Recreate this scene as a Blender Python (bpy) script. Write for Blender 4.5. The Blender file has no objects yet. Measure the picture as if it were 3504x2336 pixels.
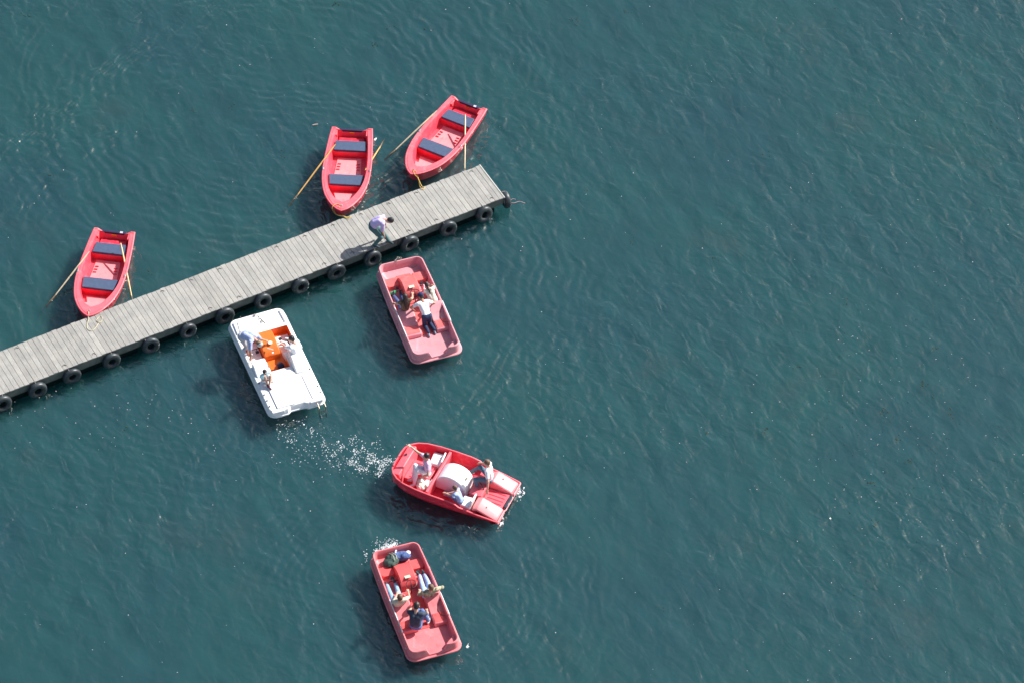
import bpy, bmesh, math, random
from mathutils import Vector, Matrix, Euler, noise
import numpy as np
random.seed(7)
S = bpy.context.scene; C = S.collection
PI = math.pi
# ------------------------------------------------------------------ camera
PITCH = math.radians(47.5); DIST = 135.0; FPX = 112 * DIST
cy_, sy_ = math.cos(PITCH), math.sin(PITCH)
CAM = (0, -DIST * cy_, DIST * sy_)
cam = bpy.data.objects.new('camera', bpy.data.cameras.new('camera')); C.objects.link(cam)
cam.location = CAM; cam.rotation_euler = (PI / 2 - PITCH, 0, 0)
cam.data.sensor_width = 36; cam.data.lens = 36 * FPX / 3504
cam.data.clip_start = 1; cam.data.clip_end = 6000
S.camera = cam
def P(x, y, z=0.):
    a = (x - 1752) / FPX; b = -(y - 1168) / FPX
    d = (a, cy_ + b * sy_, -sy_ + b * cy_)
    t = (z - CAM[2]) / d[2]
    return Vector((CAM[0] + t * d[0], CAM[1] + t * d[1], z))
ZM = dict(a=(1250,840,3.563), w=(750,1020,3.5625), c=(1310,1490,4.612), b=(1230,1820,3.4075), p=(1120,680,6.533),
          t=(1500,540,6.03), d=(0,1000,3.36), f=(840,1420,3.92), r1=(130,750,4.2375), r2=(960,400,4.2375), r3=(1300,300,4.355))
def zp(k, x, y, z=0.):
    o = ZM[k]; return P(o[0] + x / o[2], o[1] + y / o[2], z)
class Frame:
    def __init__(s, c, h): s.c = Vector((c[0], c[1], 0)); s.h = h
    @property
    def M(s): return Matrix.Translation(s.c) @ Matrix.Rotation(s.h, 4, 'Z')
    def loc(s, k, x, y, z): return s.M.inverted() @ zp(k, x, y, z)
def mkframe(k, b, s, z, dh=0, off=(0, 0)):
    B = zp(k, *b, z); T = zp(k, *s, z)
    h = math.atan2(B.y - T.y, B.x - T.x) + math.radians(dh); c = (B + T) / 2
    return Frame((c.x + off[0] * math.cos(h) - off[1] * math.sin(h), c.y + off[0] * math.sin(h) + off[1] * math.cos(h)), h)

# ------------------------------------------------------------------ materials
MATS = {}
def mat(name, col, rough=.5, vary=.12, scale=6., bump=0., bscale=60., coat=0., metal=0., col2=None, spec=.5, dirt=None, dscale=3., grime=1.):
    if name in MATS: return MATS[name]
    m = bpy.data.materials.new(name); m.use_nodes = True; nt = m.node_tree; N = nt.nodes; L = nt.links
    p = N['Principled BSDF']; p.inputs['Roughness'].default_value = rough; p.inputs['Metallic'].default_value = metal
    p.inputs['Coat Weight'].default_value = coat; p.inputs['Specular IOR Level'].default_value = spec
    tc = N.new('ShaderNodeTexCoord')
    n = N.new('ShaderNodeTexNoise'); n.inputs['Scale'].default_value = scale; n.inputs['Detail'].default_value = 5
    oi = N.new('ShaderNodeObjectInfo'); va = N.new('ShaderNodeVectorMath'); va.operation = 'ADD'
    L.new(tc.outputs['Object'], va.inputs[0]); L.new(oi.outputs['Location'], va.inputs[1]); VEC = va.outputs[0]
    L.new(VEC, n.inputs['Vector'])
    r = N.new('ShaderNodeValToRGB'); r.color_ramp.elements[0].position = .3; r.color_ramp.elements[1].position = .7
    c2 = col2 if col2 else [min(1, c * (1 + vary)) for c in col]
    c1 = col if col2 else [c * (1 - vary) for c in col]
    r.color_ramp.elements[0].color = (*c1, 1); r.color_ramp.elements[1].color = (*c2, 1)
    L.new(n.outputs['Fac'], r.inputs['Fac']); out = r.outputs['Color']
    if dirt:
        n2 = N.new('ShaderNodeTexNoise'); n2.inputs['Scale'].default_value = dscale; n2.inputs['Detail'].default_value = 8; n2.inputs['Roughness'].default_value = .7
        L.new(VEC, n2.inputs['Vector'])
        r2 = N.new('ShaderNodeValToRGB'); r2.color_ramp.elements[0].position = .52; r2.color_ramp.elements[1].position = .72
        r2.color_ramp.elements[1].color = (.75, .75, .75, 1)
        L.new(n2.outputs['Fac'], r2.inputs['Fac'])
        mx = N.new('ShaderNodeMixRGB'); L.new(r2.outputs['Color'], mx.inputs['Fac']); L.new(out, mx.inputs[1]); mx.inputs[2].default_value = (*dirt, 1); out = mx.outputs[0]
        mp = N.new('ShaderNodeMapping'); mp.inputs['Scale'].default_value = (1, 2.2, 1); L.new(VEC, mp.inputs[0])
        n5 = N.new('ShaderNodeTexNoise'); n5.inputs['Scale'].default_value = 3.5; n5.inputs['Detail'].default_value = 9; n5.inputs['Roughness'].default_value = .75; L.new(mp.outputs[0], n5.inputs['Vector'])
        r5 = N.new('ShaderNodeValToRGB'); r5.color_ramp.elements[0].position = .56; r5.color_ramp.elements[1].position = .74; r5.color_ramp.elements[0].color = (1, 1, 1, 1); r5.color_ramp.elements[1].color = (.58, .55, .52, 1)
        L.new(n5.outputs['Fac'], r5.inputs['Fac'])
        m5 = N.new('ShaderNodeMixRGB'); m5.blend_type = 'MULTIPLY'; m5.inputs[0].default_value = grime; L.new(out, m5.inputs[1]); L.new(r5.outputs[0], m5.inputs[2]); out = m5.outputs[0]
    L.new(out, p.inputs['Base Color'])
    if bump:
        b = N.new('ShaderNodeBump'); b.inputs['Distance'].default_value = bump; b.inputs['Strength'].default_value = 1
        n3 = N.new('ShaderNodeTexNoise'); n3.inputs['Scale'].default_value = bscale; n3.inputs['Detail'].default_value = 4
        L.new(tc.outputs['Object'], n3.inputs['Vector']); L.new(n3.outputs['Fac'], b.inputs['Height']); L.new(b.outputs['Normal'], p.inputs['Normal'])
    MATS[name] = m; return m
RED = mat('red_plastic', (.76, .032, .065), .42, .06, 4, coat=.15, dirt=(.86, .16, .18), dscale=5)
REDLIT = mat('sunlit_red_plastic', (.82, .125, .155), .45, .06, 5, coat=.1, dirt=(.9, .25, .27), dscale=4)  # lit copy of the red, sunlight on upper faces put into the colour
PINK = mat('faded_pink_plastic', (.62, .265, .295), .5, .08, 4, dirt=(.74, .31, .33), dscale=3)
PINKRED = mat('worn_red_plastic', (.74, .13, .125), .5, .08, 4, dirt=(.74, .22, .21), dscale=3)
CORAL = mat('bright_faded_plastic', (.70, .185, .20), .48, .08, 4, dirt=(.74, .29, .30), dscale=3)
CORALRED = mat('bright_worn_plastic', (.76, .095, .095), .48, .08, 4, dirt=(.76, .17, .17), dscale=3)
WHITE = mat('white_plastic', (.80, .80, .80), .4, .03, 3, coat=.1, dirt=(.78, .78, .77), dscale=2.5, grime=.25)
ORANGE = mat('orange_plastic', (.80, .17, .02), .4, .08, 4, coat=.1, dirt=(.7, .12, .02))
NAVY = mat('navy_cushion', (.052, .082, .15), .6, .12, 9, bump=.002, bscale=200)
PAD = mat('navy_pad', (.02, .022, .06), .5)
OARW = mat('oar_wood', (.62, .36, .10), .45, .15, 12)
OARPALE = mat('pale_oar_wood', (.60, .50, .33), .5, .12, 12)
OARWET = mat('wet_oar_wood', (.26, .17, .09), .3, .15, 12)
METAL = mat('grey_metal', (.55, .56, .58), .35, .05, metal=.8)
WHITEMETAL = mat('white_metal', (.8, .8, .8), .35, .03)
BLACK = mat('black_plastic', (.02, .02, .025), .45)
RUBBER = mat('tyre_rubber', (.030, .038, .044), .42, .25, 7, dirt=(.07, .085, .085), dscale=5)
RWALL = mat('red_inner_plastic', (.80, .065, .10), .45, .06, 5, dirt=(.86, .20, .22), dscale=4)
RFLOOR = mat('pale_floor_plastic', (.84, .26, .28), .5, .06, 5, dirt=(.85, .38, .38), dscale=4)
ROPE = mat('yellow_rope', (.62, .42, .10), .8, .2, 60)
ROPEG = mat('pale_rope', (.55, .48, .32), .8, .2, 60)
ROPEB = mat('grey_rope', (.28, .26, .22), .8, .2, 60)
STICK = mat('orange_sticker', (.85, .25, .02), .5)
BEAM = mat('wet_grey_timber', (.105, .12, .108), .7, .25, 5, bump=.004, bscale=30, dirt=(.15, .14, .10), dscale=2)
SKIN = mat('skin', (.58, .33, .24), .5, .05, 20)
SKINT = mat('tanned_skin', (.45, .24, .16), .5, .05, 20)
LIP = mat('lip', (.45, .13, .12), .5)
EYE = mat('eye', (.05, .04, .04), .3)
FOAM = mat('foam_white', (.68, .71, .72), .6, .03)
def cloth(name, col, col2=None, vary=.1): return mat(name, col, .85, vary, 14, bump=.004, bscale=35, col2=col2)

# ------------------------------------------------------------------ mesh helper
class MB:
    def __init__(s): s.v = []; s.f = []; s.m = []; s.tone = []
    def add(s, vs, fs, mi=0, tone=.5):
        o = len(s.v); s.v += [tuple(v) for v in vs]; s.f += [[i + o for i in f] for f in fs]; s.m += [mi] * len(fs); s.tone += [tone] * len(fs); return s
    def box(s, c, d, R=None, mi=0, tone=.5, top=1.):
        vs = []
        for z in (-1, 1):
            k = top if z > 0 else 1
            for x, y in ((-1, -1), (1, -1), (1, 1), (-1, 1)):
                v = Vector((x * d[0] / 2 * k, y * d[1] / 2 * k, z * d[2] / 2))
                if R is not None: v = R @ v
                vs.append(v + Vector(c))
        return s.add(vs, [(3, 2, 1, 0), (4, 5, 6, 7), (0, 1, 5, 4), (1, 2, 6, 5), (2, 3, 7, 6), (3, 0, 4, 7)], mi, tone)
    def rings(s, rs, cap0=True, cap1=True, mi=0, closed=True):
        n = len(rs[0]); vs = [v for r in rs for v in r]; fs = []
        for k in range(len(rs) - 1):
            for i in range(n if closed else n - 1):
                j = (i + 1) % n; fs.append((k * n + i, k * n + j, (k + 1) * n + j, (k + 1) * n + i))
        def cap(r, off, flip):
            c = sum((Vector(v) for v in r), Vector()) / n; vs.append(tuple(c)); ci = len(vs) - 1
            for i in range(n):
                j = (i + 1) % n; fs.append((off + j, off + i, ci) if flip else (off + i, off + j, ci))
        if cap0: cap(rs[0], 0, True)
        if cap1: cap(rs[-1], (len(rs) - 1) * n, False)
        return s.add(vs, fs, mi)
    def tube(s, pts, r, n=8, mi=0, caps=True):
        pts = [Vector(p) for p in pts]; rs = []; rr = r if isinstance(r, (list, tuple)) else [r] * len(pts)
        up = Vector((0, 0, 1)); prev = None
        for i, p in enumerate(pts):
            t = (pts[min(i + 1, len(pts) - 1)] - pts[max(i - 1, 0)])
            if t.length < 1e-9: t = Vector((0, 0, 1))
            t.normalize()
            if prev is None:
                a = t.cross(up)
                if a.length < .05: a = t.cross(Vector((1, 0, 0)))
            else: a = prev - t * prev.dot(t)
            a.normalize(); prev = a; b = t.cross(a)
            rs.append([p + (a * math.cos(q * 2 * PI / n) + b * math.sin(q * 2 * PI / n)) * rr[i] for q in range(n)])
        return s.rings(rs, caps, caps, mi)
    def capsule(s, a, b, ra, rb, n=12):
        a = Vector(a); b = Vector(b); d = b - a; L = d.length; t = d.normalized() if L > 1e-6 else Vector((0, 0, 1))
        pts = []; rr = []
        for k in range(5): q = -PI / 2 + k * PI / 8; pts.append(a + t * ra * math.sin(q)); rr.append(max(ra * math.cos(q), ra * .02))
        for k in range(5): q = (k) * PI / 8; pts.append(b + t * rb * math.sin(q)); rr.append(max(rb * math.cos(q), rb * .02))
        # frames fixed along t
        x = t.cross(Vector((0, 0, 1)));
        if x.length < .05: x = t.cross(Vector((1, 0, 0)))
        x.normalize(); y = t.cross(x)
        return s.rings([[p + (x * math.cos(q * 2 * PI / n) + y * math.sin(q * 2 * PI / n)) * r for q in range(n)] for p, r in zip(pts, rr)])
    def ell(s, c, r, R=None, n=16, m=10, mi=0):
        rs = []
        for k in range(m + 1):
            q = -PI / 2 + k * PI / m; ring = []
            for i in range(n):
                v = Vector((r[0] * max(math.cos(q), .01) * math.cos(2 * PI * i / n), r[1] * max(math.cos(q), .01) * math.sin(2 * PI * i / n), r[2] * math.sin(q)))
                if R is not None: v = R @ v
                ring.append(v + Vector(c))
            rs.append(ring)
        return s.rings(rs, mi=mi)
    def prism(s, poly, h0, h1, axis='z', mi=0):
        def q(a, b, h): return (a, b, h) if axis == 'z' else (a, h, b)
        n = len(poly); vs = [q(a, b, h0) for a, b in poly] + [q(a, b, h1) for a, b in poly]
        fs = [tuple(range(n))[::-1], tuple(range(n, 2 * n))] + [(i, (i + 1) % n, n + (i + 1) % n, n + i) for i in range(n)]
        return s.add(vs, fs, mi)
    def build(s, name, mats, parent=None, bevel=0., ang=38, smooth=True, seg=2):
        me = bpy.data.meshes.new(name); me.from_pydata(s.v, [], s.f)
        for m in (mats if isinstance(mats, (list, tuple)) else [mats]): me.materials.append(m)
        me.polygons.foreach_set('material_index', s.m)
        bm = bmesh.new(); bm.from_mesh(me)
        bmesh.ops.recalc_face_normals(bm, faces=bm.faces); bm.to_mesh(me); bm.free()
        if any(t != .5 for t in s.tone):
            at = me.attributes.new('tone', 'FLOAT', 'FACE'); at.data.foreach_set('value', s.tone)
        if smooth: me.shade_smooth(); me.set_sharp_from_angle(angle=math.radians(ang))
        o = bpy.data.objects.new(name, me); C.objects.link(o)
        if parent is not None: o.parent = parent
        if bevel:
            b = o.modifiers.new('bevel', 'BEVEL'); b.width = bevel; b.segments = seg; b.limit_method = 'ANGLE'; b.angle_limit = math.radians(35); b.harden_normals = False
        return o
def thing(name, label, cat, fr=None, loc=None, rz=0, group=None):
    o = bpy.data.objects.new(name, None); C.objects.link(o); o.empty_display_size = .3
    if fr is not None: o.location = fr.c; o.rotation_euler = (0, 0, fr.h)
    if loc is not None: o.location = loc; o.rotation_euler = (0, 0, rz)
    return tag(o, label, cat, group)
def tag(o, label, cat, group=None):
    o['label'] = label; o['category'] = cat
    if group: o['group'] = group
    return o
def dup(root, skip=()):
    r = root.copy(); C.objects.link(r)
    def rec(src, dst):
        for ch in src.children:
            if ch.name.split('.')[0] in skip: continue
            c = ch.copy(); C.objects.link(c); c.parent = dst; rec(ch, c)
    rec(root, r); return r
def cr(xs, ys, x):  # smooth interpolation
    x = min(max(x, xs[0]), xs[-1]); i = 0
    while i < len(xs) - 2 and x > xs[i + 1]: i += 1
    h = xs[i + 1] - xs[i]; t = (x - xs[i]) / h
    def sl(k):
        if k == 0: return (ys[1] - ys[0]) / (xs[1] - xs[0])
        if k == len(xs) - 1: return (ys[-1] - ys[-2]) / (xs[-1] - xs[-2])
        return (ys[k + 1] - ys[k - 1]) / (xs[k + 1] - xs[k - 1])
    m0, m1 = sl(i) * h, sl(i + 1) * h
    return (2*t**3 - 3*t*t + 1) * ys[i] + (t**3 - 2*t*t + t) * m0 + (-2*t**3 + 3*t*t) * ys[i + 1] + (t**3 - t*t) * m1
def spline(pts, n=8):
    P_ = [Vector(p) for p in pts]; out = []
    for i in range(len(P_) - 1):
        a = P_[max(i - 1, 0)]; b = P_[i]; c = P_[i + 1]; d = P_[min(i + 2, len(P_) - 1)]
        for k in range(n):
            t = k / n
            out.append(.5 * ((2 * b) + (c - a) * t + (2 * a - 5 * b + 4 * c - d) * t * t + (3 * b - a - 3 * c + d) * t ** 3))
    out.append(P_[-1]); return out

# ------------------------------------------------------------------ sky and sun
SUNAZ = math.radians(60.0); SUNEL = math.radians(41)     # azimuth from +Y towards +X
w = bpy.data.worlds.new('World'); S.world = w; w.use_nodes = True
bg = w.node_tree.nodes['Background']; sky = w.node_tree.nodes.new('ShaderNodeTexSky'); sky.sky_type = 'NISHITA'; sky.sun_disc = False
sky.sun_elevation = SUNEL; sky.sun_rotation = SUNAZ; sky.air_density = 1.0; sky.dust_density = 2.0; sky.ozone_density = 1
w.node_tree.links.new(sky.outputs[0], bg.inputs[0]); bg.inputs[1].default_value = .085
sun = bpy.data.objects.new('sun', bpy.data.lights.new('sun', 'SUN')); C.objects.link(sun)
sun.data.energy = 5.0; sun.data.angle = math.radians(.5); sun.data.color = (1, .97, .93)
sd = Vector((math.sin(SUNAZ) * math.cos(SUNEL), math.cos(SUNAZ) * math.cos(SUNEL), math.sin(SUNEL)))
sun.rotation_euler = sd.to_track_quat('Z', 'Y').to_euler()
S.view_settings.view_transform = 'Standard'; S.view_settings.look = 'None'; S.view_settings.exposure = .66; S.view_settings.gamma = 1

# ------------------------------------------------------------------ water
def water_material():
    m = bpy.data.materials.new('lake_water'); m.use_nodes = True; nt = m.node_tree; N = nt.nodes; L = nt.links
    for n in list(N): N.remove(n)
    out = N.new('ShaderNodeOutputMaterial'); geo = N.new('ShaderNodeNewGeometry')
    def math_(op, a, b=None, c=None):
        n = N.new('ShaderNodeMath'); n.operation = op
        for i, v in enumerate((a, b, c)):
            if v is None: continue
            if isinstance(v, (int, float)): n.inputs[i].default_value = v
            else: L.new(v, n.inputs[i])
        return n.outputs[0]
    def nz(rot, sc, scale, detail=3, rough=.5, dist=0.):
        mp = N.new('ShaderNodeMapping'); mp.vector_type = 'TEXTURE'
        mp.inputs['Rotation'].default_value = (0, 0, math.radians(rot)); mp.inputs['Scale'].default_value = (*sc, 1)
        L.new(geo.outputs['Position'], mp.inputs['Vector'])
        n = N.new('ShaderNodeTexNoise'); n.inputs['Scale'].default_value = scale; n.inputs['Detail'].default_value = detail
        n.inputs['Roughness'].default_value = rough; n.inputs['Distortion'].default_value = dist
        L.new(mp.outputs[0], n.inputs['Vector']); return n.outputs['Fac']
    h1 = nz(-60, (2.0, 1), 2.5, 2, .5, .5)           # wavelets, crests running down to the right
    h2 = nz(-15, (2.0, 1), 3.6, 2, .5, .5)
    h3 = nz(-70, (1.6, 1), 8., 2, .5)
    amp = math_('MULTIPLY_ADD', nz(40, (2, 1), .16, 3), 3.0, -.55)
    h = math_('ADD', math_('MULTIPLY', h1, .09), math_('MULTIPLY', h2, .055))
    amp = math_('MINIMUM', math_('MAXIMUM', amp, .4), 1.1)
    h = math_('MULTIPLY', h, amp)
    h = math_('ADD', h, math_('MULTIPLY', h3, .004))
    wob = nz(30, (1, 1), .5, 2)
    for (cx, cy, r0, r1, lam, a) in RINGS:
        v = N.new('ShaderNodeVectorMath'); v.operation = 'DISTANCE'; L.new(geo.outputs['Position'], v.inputs[0]); v.inputs[1].default_value = (cx, cy, 0)
        d = math_('ADD', v.outputs['Value'], math_('MULTIPLY', wob, 1.6))
        s_ = math_('SINE', math_('MULTIPLY', d, 2 * PI / lam))
        mr = N.new('ShaderNodeMapRange'); mr.interpolation_type = 'SMOOTHSTEP'; L.new(v.outputs['Value'], mr.inputs[0])
        mr.inputs[1].default_value = r0; mr.inputs[2].default_value = r0 + .35 * (r1 - r0); mr.inputs[3].default_value = 0; mr.inputs[4].default_value = 1
        mr2 = N.new('ShaderNodeMapRange'); mr2.interpolation_type = 'SMOOTHSTEP'; L.new(v.outputs['Value'], mr2.inputs[0])
        mr2.inputs[1].default_value = r0 + .5 * (r1 - r0); mr2.inputs[2].default_value = r1; mr2.inputs[3].default_value = 1; mr2.inputs[4].default_value = 0
        gate = math_('SMOOTH_MIN', 1., math_('MULTIPLY', math_('MAXIMUM', math_('SUBTRACT', nz(10, (1, 1), .35, 2), .36), 0), 7.), .1)
        e = math_('MULTIPLY', math_('MULTIPLY', mr.outputs[0], mr2.outputs[0]), gate)
        h = math_('ADD', h, math_('MULTIPLY', math_('MULTIPLY', s_, e), a * 2.7))
    b = N.new('ShaderNodeBump'); b.inputs['Strength'].default_value = 1; b.inputs['Distance'].default_value = 1
    L.new(h, b.inputs['Height'])
    gl = N.new('ShaderNodeBsdfGlossy'); gl.inputs['Roughness'].default_value = .14; gl.inputs['Color'].default_value = (.95, 1, .92, 1)
    tr = N.new('ShaderNodeBsdfTransparent'); tr.inputs['Color'].default_value = (.50, .56, .56, 1)
    dv = N.new('ShaderNodeVectorMath'); dv.operation = 'DOT_PRODUCT'; L.new(b.outputs[0], dv.inputs[0]); L.new(geo.outputs['Incoming'], dv.inputs[1])
    cosv = math_('MINIMUM', math_('ABSOLUTE', dv.outputs['Value']), 1.)
    sch = math_('ADD', .082, math_('MULTIPLY', math_('POWER', math_('SUBTRACT', 1., cosv), 5.), .948))
    mx = N.new('ShaderNodeMixShader')
    L.new(b.outputs[0], gl.inputs['Normal'])
    L.new(sch, mx.inputs[0]); L.new(tr.outputs[0], mx.inputs[1]); L.new(gl.outputs[0], mx.inputs[2]); L.new(mx.outputs[0], out.inputs[0])
    return m
def px(x, y): return P(x * 1.4898, y * 1.4898, 0)
RINGS = []
for x, y, r0, r1, lam, a in ((640, 215, 2.0, 11.5, .40, .0040), (560, 640, 5, 13, .38, .0032), (840, 1080, 1.5, 7.5, .36, .0018), (1010, 720, 1.5, 5.5, .32, .0009), (960, 1370, 2.0, 6.5, .32, .0018)):
    q = px(x, y); RINGS.append((q.x, q.y, r0, r1, lam, a))
axis = list(np.arange(-20, 20.001, .16))
g = 20.; st = .4
ext = []
while g < 2500: g += st; st *= 1.5; ext.append(g)
axis = [-e for e in reversed(ext)] + axis + ext
n = len(axis)
X, Y = np.meshgrid(np.array(axis), np.array(axis), indexing='ij')
verts = [(X[i, j], Y[i, j], 0) for i in range(n) for j in range(n)]
faces = [(i * n + j, (i + 1) * n + j, (i + 1) * n + j + 1, i * n + j + 1) for i in range(n - 1) for j in range(n - 1)]
def sheet(name, vs, fs, m):
    me = bpy.data.meshes.new(name); me.from_pydata(vs, [], fs); me.materials.append(m); me.shade_smooth()
    o = bpy.data.objects.new(name, me); C.objects.link(o); o['kind'] = 'structure'; return o
B_ = 2500.
sheet('water', [(-B_, -B_, 0), (B_, -B_, 0), (B_, B_, 0), (-B_, B_, 0)], [(0, 1, 2, 3)], water_material())
murk = []  # added layer standing in for murky water; bumps make shadow edges ragged
for x, y, z in verts:
    k = 1 if max(abs(x), abs(y)) < 24 else 0
    h = -.32
    if k:
        p = Vector((x * .9 + y * .45, -x * .45 + y * .9, 0))
        h += .09 * noise.noise(Vector((p.x * 1.7, p.y * .9, 1))) + .05 * noise.noise(Vector((p.x * 4.2, p.y * 2.6, 5)))
    murk.append((x, y, h))
mb_ = bpy.data.materials.new('murky_depth'); mb_.use_nodes = True; nt = mb_.node_tree; N = nt.nodes; L = nt.links
p = N['Principled BSDF']; p.inputs['Roughness'].default_value = 1; p.inputs['Specular IOR Level'].default_value = 0
tc = N.new('ShaderNodeNewGeometry'); n1 = N.new('ShaderNodeTexNoise'); n1.inputs['Scale'].default_value = .16; n1.inputs['Detail'].default_value = 4
L.new(tc.outputs['Position'], n1.inputs['Vector'])
r = N.new('ShaderNodeValToRGB'); e = r.color_ramp.elements
e[0].position = .32; e[0].color = (.050, .162, .192, 1); e[1].position = .7; e[1].color = (.050, .188, .188, 1)
L.new(n1.outputs['Fac'], r.inputs['Fac'])
n2 = N.new('ShaderNodeTexNoise'); n2.inputs['Scale'].default_value = .33; n2.inputs['Detail'].default_value = 5; L.new(tc.outputs['Position'], n2.inputs['Vector'])
r2 = N.new('ShaderNodeValToRGB'); r2.color_ramp.elements[0].position = .6; r2.color_ramp.elements[1].position = .78; r2.color_ramp.elements[1].color = (.5, .5, .5, 1)
L.new(n2.outputs['Fac'], r2.inputs['Fac'])
mx = N.new('ShaderNodeMixRGB'); L.new(r2.outputs[0], mx.inputs[0]); L.new(r.outputs[0], mx.inputs[1]); mx.inputs[2].default_value = (.135, .158, .170, 1)
L.new(mx.outputs[0], p.inputs['Base Color'])
p.inputs['Subsurface Weight'].default_value = 1; p.inputs['Subsurface Radius'].default_value = (.5, 1, 1); p.inputs['Subsurface Scale'].default_value = 1.3; p.subsurface_method = 'BURLEY'
sheet('murk_layer', murk, faces, mb_)

# ------------------------------------------------------------------ dock
dz = .5
dA = P(1725, 676, dz); dB = P(0, 1350, dz); U = (dA - dB).normalized(); U.z = 0; NV = Vector((U.y, -U.x, 0))   # NV points towards the camera side
DW = 1.62; DLEN = 26.; dang = math.atan2(U.y, U.x)
# local: x from 0 (outer end) to -DLEN, y from 0 (front edge) to DW
def plank_material():
    m = bpy.data.materials.new('weathered_planks'); m.use_nodes = True; nt = m.node_tree; N = nt.nodes; L = nt.links
    p = N['Principled BSDF']; p.inputs['Roughness'].default_value = .75
    tc = N.new('ShaderNodeTexCoord'); at = N.new('ShaderNodeAttribute'); at.attribute_name = 'tone'
    mp = N.new('ShaderNodeMapping'); mp.inputs['Scale'].default_value = (9, 1.3, 1); L.new(tc.outputs['Object'], mp.inputs[0])
    n1 = N.new('ShaderNodeTexNoise'); n1.inputs['Scale'].default_value = 4; n1.inputs['Detail'].default_value = 8; n1.inputs['Roughness'].default_value = .7; L.new(mp.outputs[0], n1.inputs['Vector'])
    n2 = N.new('ShaderNodeTexNoise'); n2.inputs['Scale'].default_value = 2.2; n2.inputs['Detail'].default_value = 5; L.new(tc.outputs['Object'], n2.inputs['Vector'])
    r = N.new('ShaderNodeValToRGB'); r.color_ramp.elements[0].color = (.255, .245, .222, 1); r.color_ramp.elements[0].position = .3; r.color_ramp.elements[1].color = (.40, .385, .352, 1); r.color_ramp.elements[1].position = .72
    L.new(n1.outputs['Fac'], r.inputs['Fac'])
    r2 = N.new('ShaderNodeValToRGB'); r2.color_ramp.elements[0].color = (.88, .885, .90, 1); r2.color_ramp.elements[0].position = .35; r2.color_ramp.elements[1].color = (1.05, 1.05, 1.04, 1); r2.color_ramp.elements[1].position = .65
    L.new(n2.outputs['Fac'], r2.inputs['Fac'])
    mx = N.new('ShaderNodeMixRGB'); mx.blend_type = 'MULTIPLY'; mx.inputs[0].default_value = 1; L.new(r.outputs[0], mx.inputs[1]); L.new(r2.outputs[0], mx.inputs[2])
    mr = N.new('ShaderNodeMapRange'); mr.inputs[3].default_value = .88; mr.inputs[4].default_value = 1.10; L.new(at.outputs['Fac'], mr.inputs[0])
    vm = N.new('ShaderNodeVectorMath'); vm.operation = 'SCALE'; L.new(mx.outputs[0], vm.inputs[0]); L.new(mr.outputs[0], vm.inputs['Scale'])
    # dark stains
    n3 = N.new('ShaderNodeTexNoise'); n3.inputs['Scale'].default_value = 5.5; n3.inputs['Detail'].default_value = 6; n3.inputs['Roughness'].default_value = .75; L.new(tc.outputs['Object'], n3.inputs['Vector'])
    r3 = N.new('ShaderNodeValToRGB'); r3.color_ramp.elements[0].position = .66; r3.color_ramp.elements[1].position = .78; r3.color_ramp.elements[1].color = (.8, .8, .8, 1); L.new(n3.outputs['Fac'], r3.inputs['Fac'])
    m2 = N.new('ShaderNodeMixRGB'); L.new(r3.outputs[0], m2.inputs[0]); L.new(vm.outputs[0], m2.inputs[1]); m2.inputs[2].default_value = (.20, .20, .18, 1)
    L.new(m2.outputs[0], p.inputs['Base Color'])
    b = N.new('ShaderNodeBump'); b.inputs['Distance'].default_value = .004; L.new(n1.outputs['Fac'], b.inputs['Height']); L.new(b.outputs[0], p.inputs['Normal'])
    return m
dock = thing('dock', 'long weathered grey timber plank dock running into the lake from the left edge', 'dock', loc=Vector((dA.x, dA.y, 0)), rz=dang)
mb = MB(); x = 0; i = 0
while x > -DLEN:
    wd = .160 + random.uniform(-.006, .006); gap = .007
    e0, e1 = random.uniform(-.012, .012), random.uniform(-.012, .012)
    R = Matrix.Rotation(random.uniform(-.004, .004), 3, 'Z')
    mb.box((x - wd / 2, DW / 2 + (e0 + e1) / 2, dz - .0175 + random.uniform(-.002, .002)), (wd - gap, DW + e1 - e0, .035), R, tone=random.random())
    x -= wd; i += 1
mb.build('deck', plank_material(), dock, bevel=.004, seg=1)
mb = MB(); mb.box((.005, DW / 2, dz - .012), (.05, DW + .03, .05)); mb.build('edge_trim', mat('pale_edge_timber', (.42, .42, .38), .7, .1), dock, bevel=.012)
for yy, nm in ((.04, 0), (DW - .04, 0)):
    mb = MB()
    for k in range(7): mb.box((-.03 - 3.72 * k - 1.86, yy, .335), (3.70, .07, .26))
    mb.build('side_beam', BEAM, dock, bevel=.008)
mb = MB(); mb.box((-.035, DW / 2, .335), (.07, DW - .16, .26)); mb.build('end_beam', BEAM, dock, bevel=.008)
for k in range(4):  # floats made long and black to deepen the shade under the dock
    mb = MB(); mb.box((-3.25 - 6.2 * k, DW / 2, .0), (6.0, 1.30, .40)); mb.build('shade_float_block', mat('black_shade_float', (.018, .022, .024), .6), dock, bevel=.03)
RUST = mat('rusty_fitting', (.16, .145, .13), .7)
for k in range(20):
    xk = -.35 - k * .98
    for yy in (.14, DW - .14):
        if random.random() < .55:
            mb = MB(); mb.tube(spline([(xk - .07, yy, dz + .006), (xk - .02, yy + .05, dz + .010), (xk + .04, yy - .02, dz + .006)], 5), .011, 6); mb.build('deck_staple', RUST, dock)

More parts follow.
